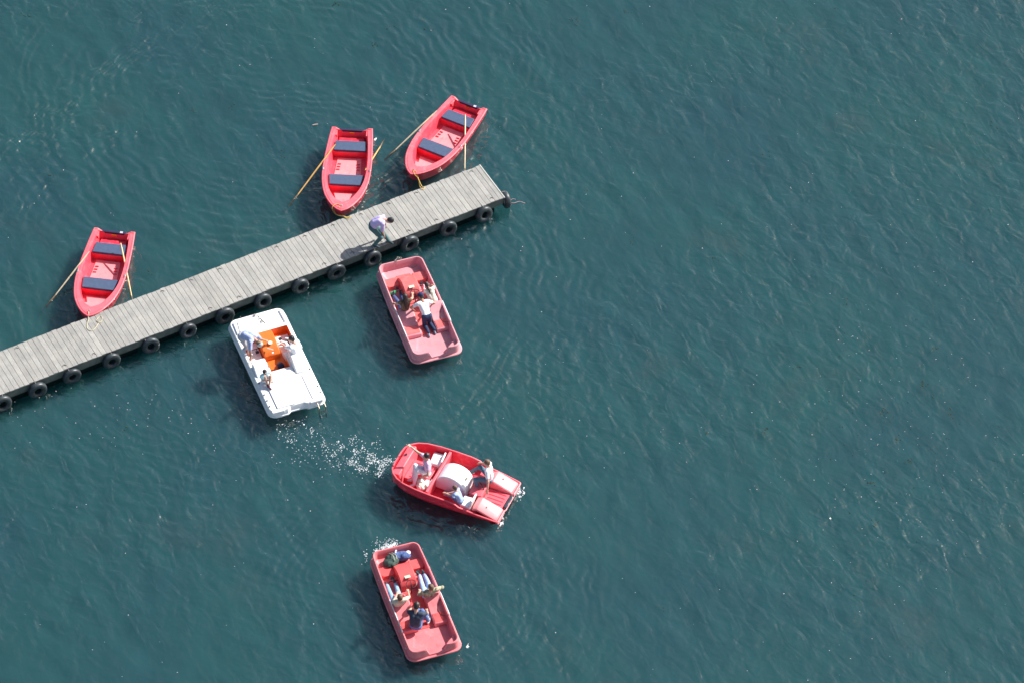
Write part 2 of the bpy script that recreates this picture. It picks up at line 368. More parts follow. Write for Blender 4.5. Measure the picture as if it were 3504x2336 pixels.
# tyre fenders
def tyre_mesh():
    mb = MB(); R0 = .205; n = 40; prof = []
    for q in range(16):
        a = 2 * PI * q / 16; cx = math.cos(a); sx = math.sin(a)
        prof.append((R0 + .095 * math.copysign(abs(cx) ** .75, cx), .095 * math.copysign(abs(sx) ** .85, sx)))
    prof = [(r_, y_) for r_, y_ in prof if not (r_ < R0 - .065 and abs(y_) < .035)]   # open bead
    rs = []
    for k in range(n):
        a = 2 * PI * k / n; rs.append([(r_ * math.cos(a), y_, r_ * math.sin(a)) for r_, y_ in prof])
    rs.append(rs[0]); mb.rings(rs, False, False); return mb
def tyre(pos, rz, label, tilt=0, roll=0, broke=True):
    t = thing('tyre_fender', label, 'tyre', loc=pos, rz=rz, group='tyre fenders hanging along the dock')
    t.rotation_euler = (tilt, roll, rz)
    return t
tx = [85, 167, 257, 346, 433, 517, 603, 691, 775, 858, 940, 1028, 1113]; tys = [893, 866, 829, 793, 761, 727, 691, 660, 629, 597, 559, 523, 495]
words = ['first', 'second', 'third', 'fourth', 'fifth', 'sixth', 'seventh', 'eighth', 'ninth', 'tenth', 'eleventh', 'twelfth', 'thirteenth']
near = {0: 'black tyre fender on the long side nearest the outer dock corner', 1: 'black tyre fender second from the outer corner on the near side of the dock',
        2: 'black tyre fender to the right of the feet of the person on the dock', 3: 'black tyre fender at the dock edge beside the bow corner of the pink pedal boat',
        4: 'black tyre fender hanging left of the pink pedal boat bow, fifth from the outer end', 5: 'black tyre fender midway between the pink and the white pedal boats',
        6: 'black tyre fender at the right front corner of the white pedal boat', 7: 'black tyre fender at the left front corner of the white pedal boat',
        8: 'black tyre fender first to the left of the white pedal boat', 9: 'black tyre fender second to the left of the white pedal boat on the dock side',
        10: 'black tyre fender hung by a pale cord, fourth from the left edge of the dock', 11: 'black tyre fender third from the left edge of the photo on the dock',
        12: 'black tyre fender with a pale lower lip, second from the left edge of the photo', 13: 'black tyre fender cut off by the left edge of the photo'}
M_dock = Matrix.Translation((dA.x, dA.y, 0)) @ Matrix.Rotation(dang, 4, 'Z')
proto = None
lst = list(zip(tx, tys))[::-1] + [(5, 925)]
for i, (a, b) in enumerate(lst):
    q = P(a * 1.4898, b * 1.4898, .20); ql = M_dock.inverted() @ q
    pos = M_dock @ Vector((ql.x, -.10, .205 + random.uniform(-.015, .02)))
    if proto is None:
        t = tyre(pos, dang, near[i]); proto = t
        tyre_mesh().build('tyre', RUBBER, t, ang=60)
        mb = MB(); mb.tube(spline([(0, .09, .32), (0, .03, .31), (0, -.02, .27), (0, -.01, .17), (0, .04, .14), (0, .09, .2)], 5), .008, 6); mb.build('hanging_rope', ROPEB, t)
    else:
        t = dup(proto); t.location = pos; t['label'] = near[i]
    k_ = random.uniform(.92, 1.06); t.scale = (k_, random.uniform(.85, 1.1), k_)
    t.rotation_euler = (random.uniform(-.16, .06), random.uniform(-.5, .5), dang + random.uniform(-.06, .06))
t = dup(proto); t.location = M_dock @ Vector((.12, .12, .24)); t.rotation_euler = (0, .3, dang + PI / 2 - .1); t['label'] = 'black tyre fender hung on the outer end face of the dock, seen edge on'

# ------------------------------------------------------------------ rowing boats
RL = 3.84
HX = [0, .12, .25, .45, .6, .7, .8, .88, .94, .98, 1]
HY = [.655, .70, .735, .775, .755, .70, .60, .455, .30, .14, 0]
TS = [0, .03, .06, .1, .15, .2, .26, .32, .38, .45, .52, .58, .64, .70, .75, .80, .84, .875, .905, .93, .95, .967, .98, .991]
def closed_outline(fx):  # left side stern to bow, tip, right side back, transom
    left = [fx(t, 1) for t in TS]; tip = [fx(1, 0)]; right = [fx(t, -1) for t in reversed(TS)]
    a = right[-1]; b = left[0]; tr = [(a[0], a[1] + (b[1] - a[1]) * k / 10) for k in range(1, 10)]
    return left + tip + right + tr
outer2d = closed_outline(lambda t, s: (RL * (t - .5), s * cr(HX, HY, t)))
IX = [0, .2, .45, .65, .8, .9, .96, 1]; IY = [.50, .575, .63, .61, .50, .35, .21, 0]
inner2d = closed_outline(lambda t, s: (-RL / 2 + .11 + (RL - .11 - .42) * t, s * cr(IX, IY, t)))
def inset(poly, d):
    out = []; n = len(poly)
    for i in range(n):
        a = Vector(poly[i - 1]); b = Vector(poly[i]); c = Vector(poly[(i + 1) % n])
        e1 = (b - a).normalized(); e2 = (c - b).normalized(); nn = Vector((-(e1.y + e2.y), e1.x + e2.x))
        if nn.length < 1e-6: nn = Vector((-e1.y, e1.x))
        nn.normalize(); k = max(.55, abs(nn.dot(Vector((-e1.y, e1.x)))))
        out.append((b.x - nn.x * d / k * SG, b.y - nn.y * d / k * SG))
    return out
def area(p): return sum(p[i - 1][0] * p[i][1] - p[i][0] * p[i - 1][1] for i in range(len(p))) / 2
SG = 1 if area(outer2d) < 0 else -1
def gz(x): t = x / RL + .5; return .43 + .14 * max(0, t) ** 2.2
NT = len(outer2d) - 9
def notch(i, y): return 1. if i >= NT and abs(y) < .40 else 0.
def rowboat():
    t = thing('rowing_boat', '', 'rowing boat', loc=(0, 0, 0), group='red rowing boats moored behind the dock')
    mb = MB()
    def ring(poly, zf): return [(x, y, zf(i, x, y)) for i, (x, y) in enumerate(poly)]
    def hullp(ky, bow):
        return [(x - bow * max(0, (x / RL + .5)) ** 3, y * ky) for x, y in outer2d]
    G = lambda dz_: (lambda i, x, y: gz(x) + dz_ - .10 * notch(i, y))
    rs = [ring(hullp(.45, .7), lambda i, x, y: -.13 + .05 * max(0, x / RL + .2)), ring(hullp(.74, .42), lambda i, x, y: -.05), ring(hullp(.86, .26), lambda i, x, y: .06),
          ring(hullp(.93, .12), lambda i, x, y: .2), ring(hullp(.965, .04), G(-.075)), ring(inset(outer2d, .012), G(-.055)), ring(outer2d, G(-.045)), ring(outer2d, G(-.006)),
          ring(inset(outer2d, .018), G(.008)), ring(inset(outer2d, .05), G(.008)), ring(inset(outer2d, .056), G(-.008)), ring(inset(outer2d, .070), G(-.008)), ring(inset(outer2d, .076), G(.004))]
    nx = [(x, y) for x, y in inner2d]
    for i in range(NT, len(nx)): nx[i] = (nx[i][0] - (.045 if abs(nx[i][1]) < .40 else 0), nx[i][1])
    rs += [ring(nx, G(.002))]
    mb.rings(rs[:8], True, False, mi=0); mb.rings(rs[7:], False, False, mi=1)
    walls = [ring(nx, G(.002)), ring(inset(nx, .015), G(-.03)), ring(inset(nx, .06), lambda i, x, y: .12), ring(inset(nx, .085), lambda i, x, y: .04)]
    mb.rings(walls, False, True, mi=2)
    mb.m[0:0] = []
    hull = mb.build('hull', [RED, REDLIT, RWALL], t, ang=32)
    # benches : (x0,x1) in local, half widths at the ends
    def hw(x, k=.0):
        tt = (x + RL / 2 - .11) / (RL - .53); return cr(IX, IY, tt) - .035 - k
    for x0, x1, zt in ((-1.42, -.96, .285), (.08, .56, .285)):
        mb = MB(); mb.prism([(x0, -hw(x0)), (x1, -hw(x1)), (x1, hw(x1)), (x0, hw(x0))], .04, zt)
        mb.build('bench', RED, t, bevel=.012)
        mb = MB(); a = x0 + .01; b = x1 - .015
        mb.prism([(a, -hw(a) + .03), (b, -hw(b) + .03), (b, hw(b) - .03), (a, hw(a) - .03)], zt + .002, zt + .06)
        mb.build('seat_cushion', NAVY, t, bevel=.025, seg=3)
    mb = MB(); mb.prism([(-RL / 2 + .2, -.40), (-1.425, -.44), (-1.425, .44), (-RL / 2 + .2, .40)], .04, .17); mb.build('stern_locker', RED, t, bevel=.02)
    mb = MB(); mb.prism([(-.9, -.38), (.02, -.44), (.02, .44), (-.9, .38)], .042, .065)
    mb.build('floor_board', RFLOOR, t, bevel=.008)
    for s in (-1, 1):
        for k in range(3): MB().box((-.62 + .12 * k, s * (.30 + .012 * k), .08), (.03, .11, .03)).build('foot_brace', RED, t, bevel=.008)
    mb = MB(); mb.prism([(.66, -.36), (1.02, -.26), (1.02, .26), (.66, .36)], .042, .09)
    mb.prism([(1.02, -.34), (1.22, -.25), (1.22, .25), (1.02, .34)], .042, .2); mb.build('bow_step', RFLOOR, t, bevel=.015)
    for s in (-1, 1):
        mb = MB(); mb.prism([(-RL / 2 + .12, gz(-2) - .01), (-RL / 2 + .34, gz(-2) - .02), (-RL / 2 + .26, .22), (-RL / 2 + .12, .22)], s * .46, s * .55, 'y'); mb.build('corner_knee', REDLIT, t, bevel=.008)
    mb = MB(); mb.box((-RL / 2 + .035, 0, gz(-2) - .10), (.085, .76, .085)); mb.box((-RL / 2 - .015, 0, gz(-2) - .16), (.03, .70, .16)); mb.build('motor_pad', PAD, t, bevel=.01)
    mb = MB(); mb.box((-RL / 2 + .035, .22, gz(-2) - .052), (.075, .09, .008)); mb.build('plate', mat('pale_plate', (.55, .5, .6), .5), t)
    mb = MB(); mb.box((-RL / 2 + .122, .0, .28), (.006, .15, .07)); ob = mb.build('sticker', STICK, t)
    mb = MB()
    for rr in range(3):
        for cc in range(5): mb.box((-RL / 2 + .127, -.055 + cc * .027, .262 + rr * .02), (.003, .017, .006))
    mb.build('lettering', mat('dark_print', (.25, .03, .02), .6), ob)
    for s in (-1, 1):
        xr = .0; yr = s * (cr(HX, HY, .5) - .035)
        mb = MB(); mb.box((xr, yr, gz(xr) + .015), (.13, .05, .02)); mb.tube(spline([(xr - .035, yr, gz(xr) + .10), (xr - .035, yr, gz(xr) + .05), (xr, yr, gz(xr) + .02), (xr + .035, yr, gz(xr) + .05), (xr + .035, yr, gz(xr) + .10)], 5), .007, 6)
        mb.build('rowlock', METAL, t)
    mb = MB(); mb.tube([(RL / 2 - .24, 0, gz(1.7)), (RL / 2 - .24, 0, gz(1.7) + .03)], .03, 12)
    mb.tube([(RL / 2 - .24 + .035 * math.cos(a * PI / 4), 0, gz(1.7) + .035 + .03 * math.sin(a * PI / 4)) for a in range(9)], .006, 6, caps=False)
    mb.build('mooring_ring', METAL, t)
    return t
def rb_frame(k, bow, st, dh=0):
    B = zp(k, *bow, .54); T = zp(k, *st, .40); h = math.atan2(B.y - T.y, B.x - T.x) + math.radians(dh)
    c = (B + T) / 2; return Frame(c, h)
rf = {1: rb_frame('r1', (735, 1400), (1100, 180), -.5), 2: rb_frame('r2', (885, 1380), (1030, 162), -.7), 3: rb_frame('r3', (455, 1310), (1332, 217), -.5)}
rb = rowboat()
rb['label'] = 'red rowing boat with blue seats at the left, one oar resting against the dock'
rb.location = rf[1].c; rb.rotation_euler = (0, 0, rf[1].h)
rb2 = dup(rb, skip=('plate',)); rb2.location = rf[2].c; rb2.rotation_euler = (0, 0, rf[2].h); rb2['label'] = 'red rowing boat with blue seats and yellow oars, middle one, near the bending person'
rb3 = dup(rb); rb3.location = rf[3].c; rb3.rotation_euler = (0, 0, rf[3].h); rb3['label'] = 'red rowing boat with blue seats and pale oars moored near the outer dock end'
def oar(k, h, lock, tip, m, label, hz=.62, lz=.50, tz=-.12, wide=0.):
    A = zp(k, *h, hz); B = zp(k, *tip, tz); d = (B - A); Ln = d.length; d.normalize()
    o = thing('oar', label, 'oar', loc=A, group='wooden oars of the rowing boats')
    sh = [Vector((0, 0, 0)), d * .12, d * .16, d * Ln * .45, d * (Ln - .60), d * (Ln - .5)]
    mb = MB(); mb.tube(sh, [.016, .017, .024, .025, .019, .018], 10); mb.build('shaft', m, o)
    side = d.cross(Vector((0, 0, 1))).normalized(); upv = side.cross(d).normalized()
    if wide: a = math.radians(wide); side, upv = side * math.cos(a) + upv * math.sin(a), upv * math.cos(a) - side * math.sin(a)
    mb = MB(); rs = []
    for q, wd, th in ((Ln - .52, .018, .018), (Ln - .42, .035, .014), (Ln - .30, .055, .009), (Ln - .08, .06, .006), (Ln, .052, .004)):
        c = d * q; rs.append([c + upv * wd * math.cos(a * PI / 4) + side * th * math.sin(a * PI / 4) for a in range(8)])
    mb.rings(rs); mb.build('blade', OARWET, o)
    return o
oar('r1', (745, 470), None, (112, 1285), OARPALE, 'pale wooden oar trailing in the water left of the leftmost rowing boat')
oar('r1', (1200, 350), None, (1400, 1330), mat('light_oar_wood', (.66, .52, .24), .45, .12, 12), 'light yellow wooden oar of the leftmost rowing boat, its lower end behind the dock edge')
oar('r2', (795, 400), None, (120, 1305), OARW, 'long yellow oar slanting to the lower left from the middle rowing boat')
oar('r2', (1228, 775), None, (1512, 330), OARW, 'short looking yellow oar pointing up to the right from the middle rowing boat', hz=.45, tz=-.1)
oar('r3', (850, 345), None, (65, 1088), OARPALE, 'pale grey oar trailing to the lower left of the outermost rowing boat')
oar('r3', (1272, 405), None, (1262, 1420), OARPALE, 'pale oar across the outermost rowing boat, standing behind the dock end')
def rope(label, pts, r=.011, m=ROPE, n=7):
    mb = MB(); mb.tube(spline(pts, n), r, 6); o = mb.build('mooring_rope', m); o.location = (0, 0, 0); return tag(o, label, 'rope', 'mooring ropes of the rowing boats')
rope('cream and yellow mooring rope looped on the dock planks beside the leftmost rowing boat', [zp('r1', 722, 1330, .58), zp('r1', 735, 1362, .60), zp('r1', 730, 1420, .54), zp('d', 1018, 310, .53), zp('d', 1000, 380, .512), zp('d', 1010, 425, .512), zp('d', 1050, 443, .512), zp('d', 1095, 415, .512), zp('d', 1130, 362, .512), zp('d', 1165, 335, .512), zp('d', 1172, 290, .512), zp('d', 1150, 278, .512), zp('d', 1110, 320, .512), zp('d', 1135, 345, .52), zp('d', 1160, 350, .512)], m=ROPEG)
rope('yellow mooring rope hanging from the bow of the middle rowing boat to the dock edge', [zp('r2', 850, 1310, .58), zp('r2', 868, 1285, .57), zp('r2', 820, 1265, .57), zp('r2', 765, 1290, .57), zp('r2', 748, 1335, .5), zp('r2', 775, 1390, .36), zp('r2', 830, 1430, .36), zp('r2', 900, 1445, .47), zp('r2', 925, 1452, .53), zp('r2', 985, 1478, .515), zp('r2', 1015, 1448, .515), zp('r2', 960, 1455, .52), zp('r2', 915, 1440, .53), zp('r2', 840, 1432, .42), zp('r2', 790, 1395, .35), zp('r2', 775, 1330, .5)])
rope('yellow mooring rope from the bow of the outermost rowing boat to the dock edge', [zp('r3', 492, 1232, .58), zp('r3', 520, 1300, .56), zp('r3', 570, 1355, .42), zp('r3', 585, 1440, .40), zp('r3', 605, 1490, .52), zp('r3', 640, 1518, .515), zp('r3', 665, 1490, .515), zp('r3', 625, 1470, .52), zp('r3', 590, 1400, .42), zp('r3', 570, 1350, .42), zp('r3', 545, 1260, .56), zp('r3', 498, 1238, .59)])

# ------------------------------------------------------------------ pink pedal boats
def rrect(L_, W_, r, n=8, cor=None):
    """rounded rectangle outline, counter-clockwise, 24 subdivided side points as well"""
    pts = []
    cs = [(L_ / 2 - r, W_ / 2 - r, 0), (-L_ / 2 + r, W_ / 2 - r, 1), (-L_ / 2 + r, -W_ / 2 + r, 2), (L_ / 2 - r, -W_ / 2 + r, 3)]
    for k, (cx, cy, q) in enumerate(cs):
        for i in range(n + 1):
            a = (q + i / n) * PI / 2; pts.append((cx + r * math.cos(a), cy + r * math.sin(a)))
        nx_ = cs[(k + 1) % 4]; a = (q + 1) * PI / 2
        e = (nx_[0] + r * math.cos(a), nx_[1] + r * math.sin(a)); s0 = pts[-1]
        for i in range(1, 12): pts.append((s0[0] + (e[0] - s0[0]) * i / 12, s0[1] + (e[1] - s0[1]) * i / 12))
    return pts
PLn, PW = 4.12, 1.66
def pedal_tub(MP, MR, t):
    mb = MB()
    def taper(p, zf):   # bow slightly narrower, stern notch
        out = []
        for x, y in p:
            k = 1 - .06 * max(0, x / (PLn / 2)) ** 2; out.append((x, y * k, zf(x, y)))
        return out
    def nzf(z, zn):     # lower in the middle of the stern
        return lambda x, y: zn if (x < -PLn / 2 + .35 and abs(y + .05) < .30) else z
    c = lambda z: (lambda x, y: z)
    rs = [taper(rrect(PLn - .7, PW - .55, .2), c(-.14)), taper(rrect(PLn - .30, PW - .26, .25), c(0.0)), taper(rrect(PLn - .06, PW - .08, .28), c(.09)),
          taper(rrect(PLn, PW, .28), c(.11)), taper(rrect(PLn, PW, .28), c(.14)), taper(rrect(PLn - .03, PW - .03, .26), c(.155)), taper(rrect(PLn - .13, PW - .14, .22), nzf(.16, .15)),
          taper(rrect(PLn - .145, PW - .155, .215), nzf(.42, .19)), taper(rrect(PLn - .155, PW - .165, .21), nzf(.445, .20)), taper(rrect(PLn - .185, PW - .195, .20), nzf(.458, .205)), taper(rrect(PLn - .235, PW - .245, .18), nzf(.456, .205)),
          taper(rrect(PLn - .26, PW - .27, .17), nzf(.44, .20)), taper(rrect(PLn - .34, PW - .34, .15), nzf(.19, .19)), taper(rrect(PLn - .42, PW - .40, .13), c(.16))]
    mb.rings(rs); mb.build('hull', MP, t, ang=40)
    # stern corner lockers
    for s in (-1, 1):
        mb = MB(); yo = s * (PW / 2 - .13)
        mb.prism([(-PLn / 2 + .13, yo), (-PLn / 2 + .13, s * .36), (-PLn / 2 + .19, s * .34), (-PLn / 2 + .30, s * .46), (-PLn / 2 + .40, s * .60), (-PLn / 2 + .55, yo)], .15, .34)
        mb.build('corner_step', MP, t, bevel=.03, seg=3)
    # foot wells: dark lowered look is built as divider steps around them
    mb = MB(); prof = [(1.62, .16), (1.50, .20), (1.40, .30), (1.28, .42), (1.10, .52), (.92, .57), (.74, .56), (.62, .50), (.52, .36), (.50, .16)]
    mb.prism(prof, -.24, .24, 'y'); mb.build('pedal_housing', MR, t, bevel=.03, ang=50)
    mb = MB(); mb.box((.71, 0, .558), (.17, .17, .012), Matrix.Rotation(.17, 3, 'Y')); mb.build('hatch_plate', mat('cream_plate', (.72, .68, .48), .5), t, bevel=.003)
    for s in (-1, 1):
        mb = MB(); mb.prism([(1.46, s * .24), (1.46, s * .68), (1.20, s * .68), (1.10, s * .60), (1.10, s * .24)], .155, .30); mb.build('foot_ledge', MR, t, bevel=.02)
        mb = MB()
        for q in (0, PI):
            cxp, czp = .86, .30
            mb.tube([(cxp, s * .24, czp), (cxp, s * (.34 if q == 0 else .54), czp)], .012, 8)
            mb.tube([(cxp, s * (.34 if q == 0 else .54), czp), (cxp + .1 * math.cos(q + .6), s * (.34 if q == 0 else .54), czp + .1 * math.sin(q + .6))], .010, 8)
            mb.box((cxp + .1 * math.cos(q + .6), s * (.40 if q == 0 else .60), czp + .1 * math.sin(q + .6)), (.09, .10, .025))
        mb.build('pedals', BLACK, t)
    # seats back to back with an aisle
    for y0, y1 in ((.20, .72), (-.27, -.72)):
        a, b = min(y0, y1), max(y0, y1)
        prof = [(.32, .16), (.34, .28), (.28, .30), (.05, .29), (-.02, .36), (-.07, .50), (-.13, .515), (-.19, .50), (-.40, .35), (-.62, .31), (-1.02, .31), (-1.05, .29), (-1.06, .16)]
        mb = MB(); mb.prism(prof, a, b, 'y'); mb.build('double_seat', [MR if False else MP], t, bevel=.03, seg=3, ang=50)
        mb = MB(); mb.prism([(-.68, .312), (-1.0, .312), (-1.0, .322), (-.68, .322)], a + .03, b - .04, 'y'); mb.build('seat_pad', MR, t, bevel=.008)
        mb = MB(); mb.prism([(.27, .302), (.06, .302), (.06, .314), (.27, .314)], a + .03, b - .04, 'y'); mb.build('seat_pad', MR, t, bevel=.008)
    mb = MB(); mb.prism([(.45, .162), (-1.0, .162), (-1.0, .175), (.45, .175)], -.26, .19, 'y'); mb.build('aisle_floor', MR, t)
    # hand rails
    for s in (1, -1):
        pts = [(.10, s * .735, .44), (.06, s * .735, .50), (-.1, s * .735, .505), (-1.0, s * .735, .505), (-1.12, s * .735, .50), (-1.16, s * .735, .44)] if s > 0 else [(-.1, s * .74, .44), (-.14, s * .74, .50), (-.4, s * .74, .505), (-.9, s * .74, .505), (-.98, s * .74, .44)]
        mb = MB(); mb.tube(spline(pts, 5), .014, 8)
        mb.build('hand_rail', WHITEMETAL, t)
    mb = MB(); mb.tube(spline([(-.28, -.70, .46), (-.40, -.60, .37), (-.60, -.52, .335), (-.80, -.56, .33), (-.95, -.70, .40)], 6), .006, 6); mb.build('grab_cord', BLACK, t)
    # steering loop
    mb = MB(); mb.tube([(.36, -.02, .16), (.38, -.02, .55)], .016, 8); mb.tube([(.38 + .13 * math.cos(a * PI / 12), -.02 + .15 * math.sin(a * PI / 12), .57 + .03 * math.cos(a * PI / 12)) for a in range(25)], .011, 6, caps=False)
    mb.tube([(.25, -.02, .56), (.51, -.02, .60)], .009, 6); mb.build('steering_wheel', BLACK, t)
    # rub fittings
    for xk in (1.05, .35, -.35, -.95, -1.6):
        for s in (1, -1): MB().box((xk, s * (PW / 2 - .055), .262), (.05, .04, .02)).build('fitting', METAL, t, bevel=.004)
FA = mkframe('a', (402, 197), (920, 1340), .42, -1.0, (.12, 0)); FBb = mkframe('b', (402, 205), (917, 1380), .42, -1.2, (.11, 0))
pa = thing('pedal_boat', 'faded pink four seat pedal boat with three people, its bow at the dock', 'pedal boat', FA); pedal_tub(PINK, PINKRED, pa)
pb = thing('pedal_boat', 'coral red pedal boat carrying three people and two backpacks in the bow', 'pedal boat', FBb); pedal_tub(CORAL, CORALRED, pb)
mb = MB(); b0 = FA.loc('a', 350, 215, .46)
pts = [FA.loc('a', *q) for q in ((400, 155, .47), (370, 175, .47), (355, 205, .44), (350, 250, .2), (300, 300, .17), (240, 320, .17), (215, 345, .17))]
mb.tube(spline(pts, 6), .009, 6); mb.tube(spline([FA.loc('a', *q) for q in ((350, 255, .17), (450, 235, .17), (540, 215, .17), (590, 205, .17), (625, 240, .17), (580, 275, .17), (560, 250, .17))], 6), .007, 6)
for q in ((400, 150, .48), (375, 185, .47), (430, 155, .46)): mb.tube([FA.loc('a', q[0] + 14 * math.cos(a), q[1] + 10 * math.sin(a), q[2]) for a in [k * PI / 4 for k in range(9)]], .008, 6, caps=False)
o = mb.build('mooring_rope', ROPEB, pa)

# ------------------------------------------------------------------ white pedal boat
FW = mkframe('w', (430, 212), (995, 1345), .42, -1.0, (.11, 0))
pw = thing('pedal_boat', 'white pedal boat with an orange cockpit and three people, beside the dock', 'pedal boat', FW)
WL, WW = 4.12, 1.84
mb = MB(); zc = lambda p, z: [(x + (.07 if (x < -1.5 and abs(y) < .30) else 0), y, z) for x, y in p]
deck_o = [(x, y) for x, y, z in zc(rrect(WL - .16, WW - .16, .20), 0)]
mb.rings([zc(rrect(WL - .7, WW - .6, .2), -.14), zc(rrect(WL - .3, WW - .3, .25), 0), zc(rrect(WL - .08, WW - .10, .26), .17), zc(rrect(WL, WW, .26), .19), zc(rrect(WL, WW, .26), .225), zc(rrect(WL - .04, WW - .05, .25), .24),
          zc(rrect(WL - .09, WW - .10, .23), .36), zc(rrect(WL - .12, WW - .12, .22), .40), [(x, y, .415) for x, y in deck_o]], True, False)
hole = [(1.22, .76), (-.03, .76), (-.03, .30), (-.42, .30), (-.42, -.30), (-.03, -.30), (-.03, -.76), (1.22, -.76)]
bm = bmesh.new(); ov = [bm.verts.new((x, y, .415)) for x, y in deck_o]; hv = [bm.verts.new((x, y, .415)) for x, y in hole]
es = [bm.edges.new((v[i], v[(i + 1) % len(v)])) for v in (ov, hv) for i in range(len(v))]
bmesh.ops.triangle_fill(bm, use_beauty=True, edges=es); bm.verts.index_update()
mb.add([tuple(v.co) for v in bm.verts], [tuple(v.index for v in f.verts) for f in bm.faces]); bm.free()
mb.build('hull', WHITE, pw, ang=30)
mb = MB(); h1 = [(x, y, .418) for x, y in hole]; h2 = [(x, y, .12) for x, y in hole]; nn = len(hole)
mb.add(h1 + h2, [(i, (i + 1) % nn, nn + (i + 1) % nn, nn + i) for i in range(nn)])
mb.add([(1.22, .76, .12), (-.03, .76, .12), (-.03, -.76, .12), (1.22, -.76, .12)], [(0, 1, 2, 3)]); mb.add([(-.03, .30, .12), (-.42, .30, .12), (-.42, -.30, .12), (-.03, -.30, .12)], [(0, 1, 2, 3)])
mb.build('cockpit', ORANGE, pw, ang=20)
mb = MB(); mb.prism([(1.20, .30), (1.20, .45), (1.0, .50), (.65, .49), (.42, .40), (.30, .30), (.28, .125), (1.20, .125)], -.24, .27, 'y'); mb.build('pedal_housing', ORANGE, pw, bevel=.025, seg=3, ang=50)
mb = MB(); mb.prism([(-.18, .125), (-.41, .125), (-.41, .30), (-.30, .30)], -.29, .29, 'y'); mb.build('rear_step', ORANGE, pw, bevel=.02)
for s in (1, -1):
    mb = MB(); mb.box((.62, s * .515, .15), (.92, .42, .05)); ob = mb.build('foot_pan', WHITE, pw, bevel=.015)
    mb = MB()
    for q, dy in ((.5, .1), (PI + .5, -.1)):
        mb.box((.72 + .1 * math.cos(q), s * .5 + dy, .30 + .1 * math.sin(q)), (.09, .10, .03)); mb.tube([(.72, s * .5 + dy, .30), (.72 + .1 * math.cos(q), s * .5 + dy, .30 + .1 * math.sin(q))], .01, 6)
    mb.tube([(.72, s * .27, .30), (.72, s * .62, .30)], .012, 6); mb.build('pedals', BLACK, ob)
    # moulded seats
    mb = MB(); mb.prism([(.26, .14), (.24, .36), (.16, .41), (-.02, .43), (-.06, .425), (-.06, .14)], s * .31, s * .76, 'y'); mb.build('seat', WHITE, pw, bevel=.03, seg=3)
    mb = MB(); prof = [(.03, .42), (.02, .50), (-.06, .66), (-.16, .72), (-.30, .70), (-.52, .60), (-.72, .50), (-.80, .418)] if s < 0 else [(-.02, .42), (-.05, .55), (-.12, .62), (-.22, .60), (-.40, .50), (-.55, .418)]
    mb.prism(prof, s * .36, s * .80, 'y'); mb.build('backrest', WHITE, pw, bevel=.06, seg=4, ang=60)
mb = MB(); mb.prism([(1.28, .70), (1.28, -.70), (1.86, -.62), (1.86, .62)], .417, .445); mb.build('bow_cover', WHITE, pw, bevel=.02, seg=3)
for s in (1, -1):
    mb = MB(); mb.tube([(1.35, s * .76, .43), (1.85, s * .74, .43)], .035, 10); mb.build('bow_rib', WHITE, pw)
mb = MB(); mb.prism([(-.55, .62), (-.55, -.34), (-1.80, -.34), (-1.92, .1), (-1.92, .62)], .417, .450); mb.build('rear_cover', WHITE, pw, bevel=.02, seg=3)
mb = MB(); mb.prism([(-.9, -.50), (-.9, -.80), (-1.9, -.80), (-1.9, -.50)], .417, .437); mb.build('side_cover', WHITE, pw, bevel=.015, seg=3)
for y_ in (.62, -.58): MB().box((-1.99, y_, .36), (.10, .40, .13)).build('stern_step', WHITE, pw, bevel=.025, seg=3)
mb = MB()
for y in (-.60, -.80): mb.tube([(-1.98, y, .36), (-2.22, y, .28), (-2.26, y, -.16)], .014, 8)
for z in (.12, -.10): mb.tube([(-2.24, -.60, z), (-2.24, -.80, z)], .012, 8)
mb.build('ladder', mat('bronze_ladder', (.22, .17, .12), .4, metal=.5), pw)
for xk in (.25, -.05, -.75, -1.25, -1.5, -1.75):
    for s in (1, -1):
        if random.random() < .8: MB().tube([(xk, s * (.81 + random.uniform(-.02, .02)), .416), (xk + .01, s * .81, .455)], .02, 8).build('deck_knob', BLACK, pw)
mb = MB(); mb.box((.24, .02, .46), (.05, .05, .05)); mb.tube([(.46, .12, .50), (.28, .0, .56)], .014, 8); mb.build('control_lever', WHITEMETAL, pw)
mb = MB(); mb.tube([(.62, -.02, .505), (.62, -.02, .53)], .07, 16); mb.build('round_cap', mat('cream_cap', (.75, .68, .55), .5), pw, bevel=.006)
mb = MB(); mb.ell((-.10, -.10, .19), (.14, .11, .07)); mb.ell((-.14, -.04, .22), (.07, .06, .06)); o = mb.build('dark_bag', mat('dark_blue_fabric', (.02, .03, .07), .8), None)
o.location = (0, 0, 0); o.matrix_world = FW.M; tag(o, 'small dark blue bag lying in the orange cockpit of the white boat', 'bag')
mb = MB(); q = lambda x, y, z=.455: FW.loc('w', x, y, z)
mb.tube(spline([q(435, 205), q(470, 215), q(490, 240), q(470, 270), q(500, 250), q(530, 275), q(515, 300), q(500, 280), q(540, 285), q(560, 305)], 6), .010, 6)
mb.ell(q(433, 206), (.04, .04, .02)); mb.build('mooring_rope', ROPEB, pw)

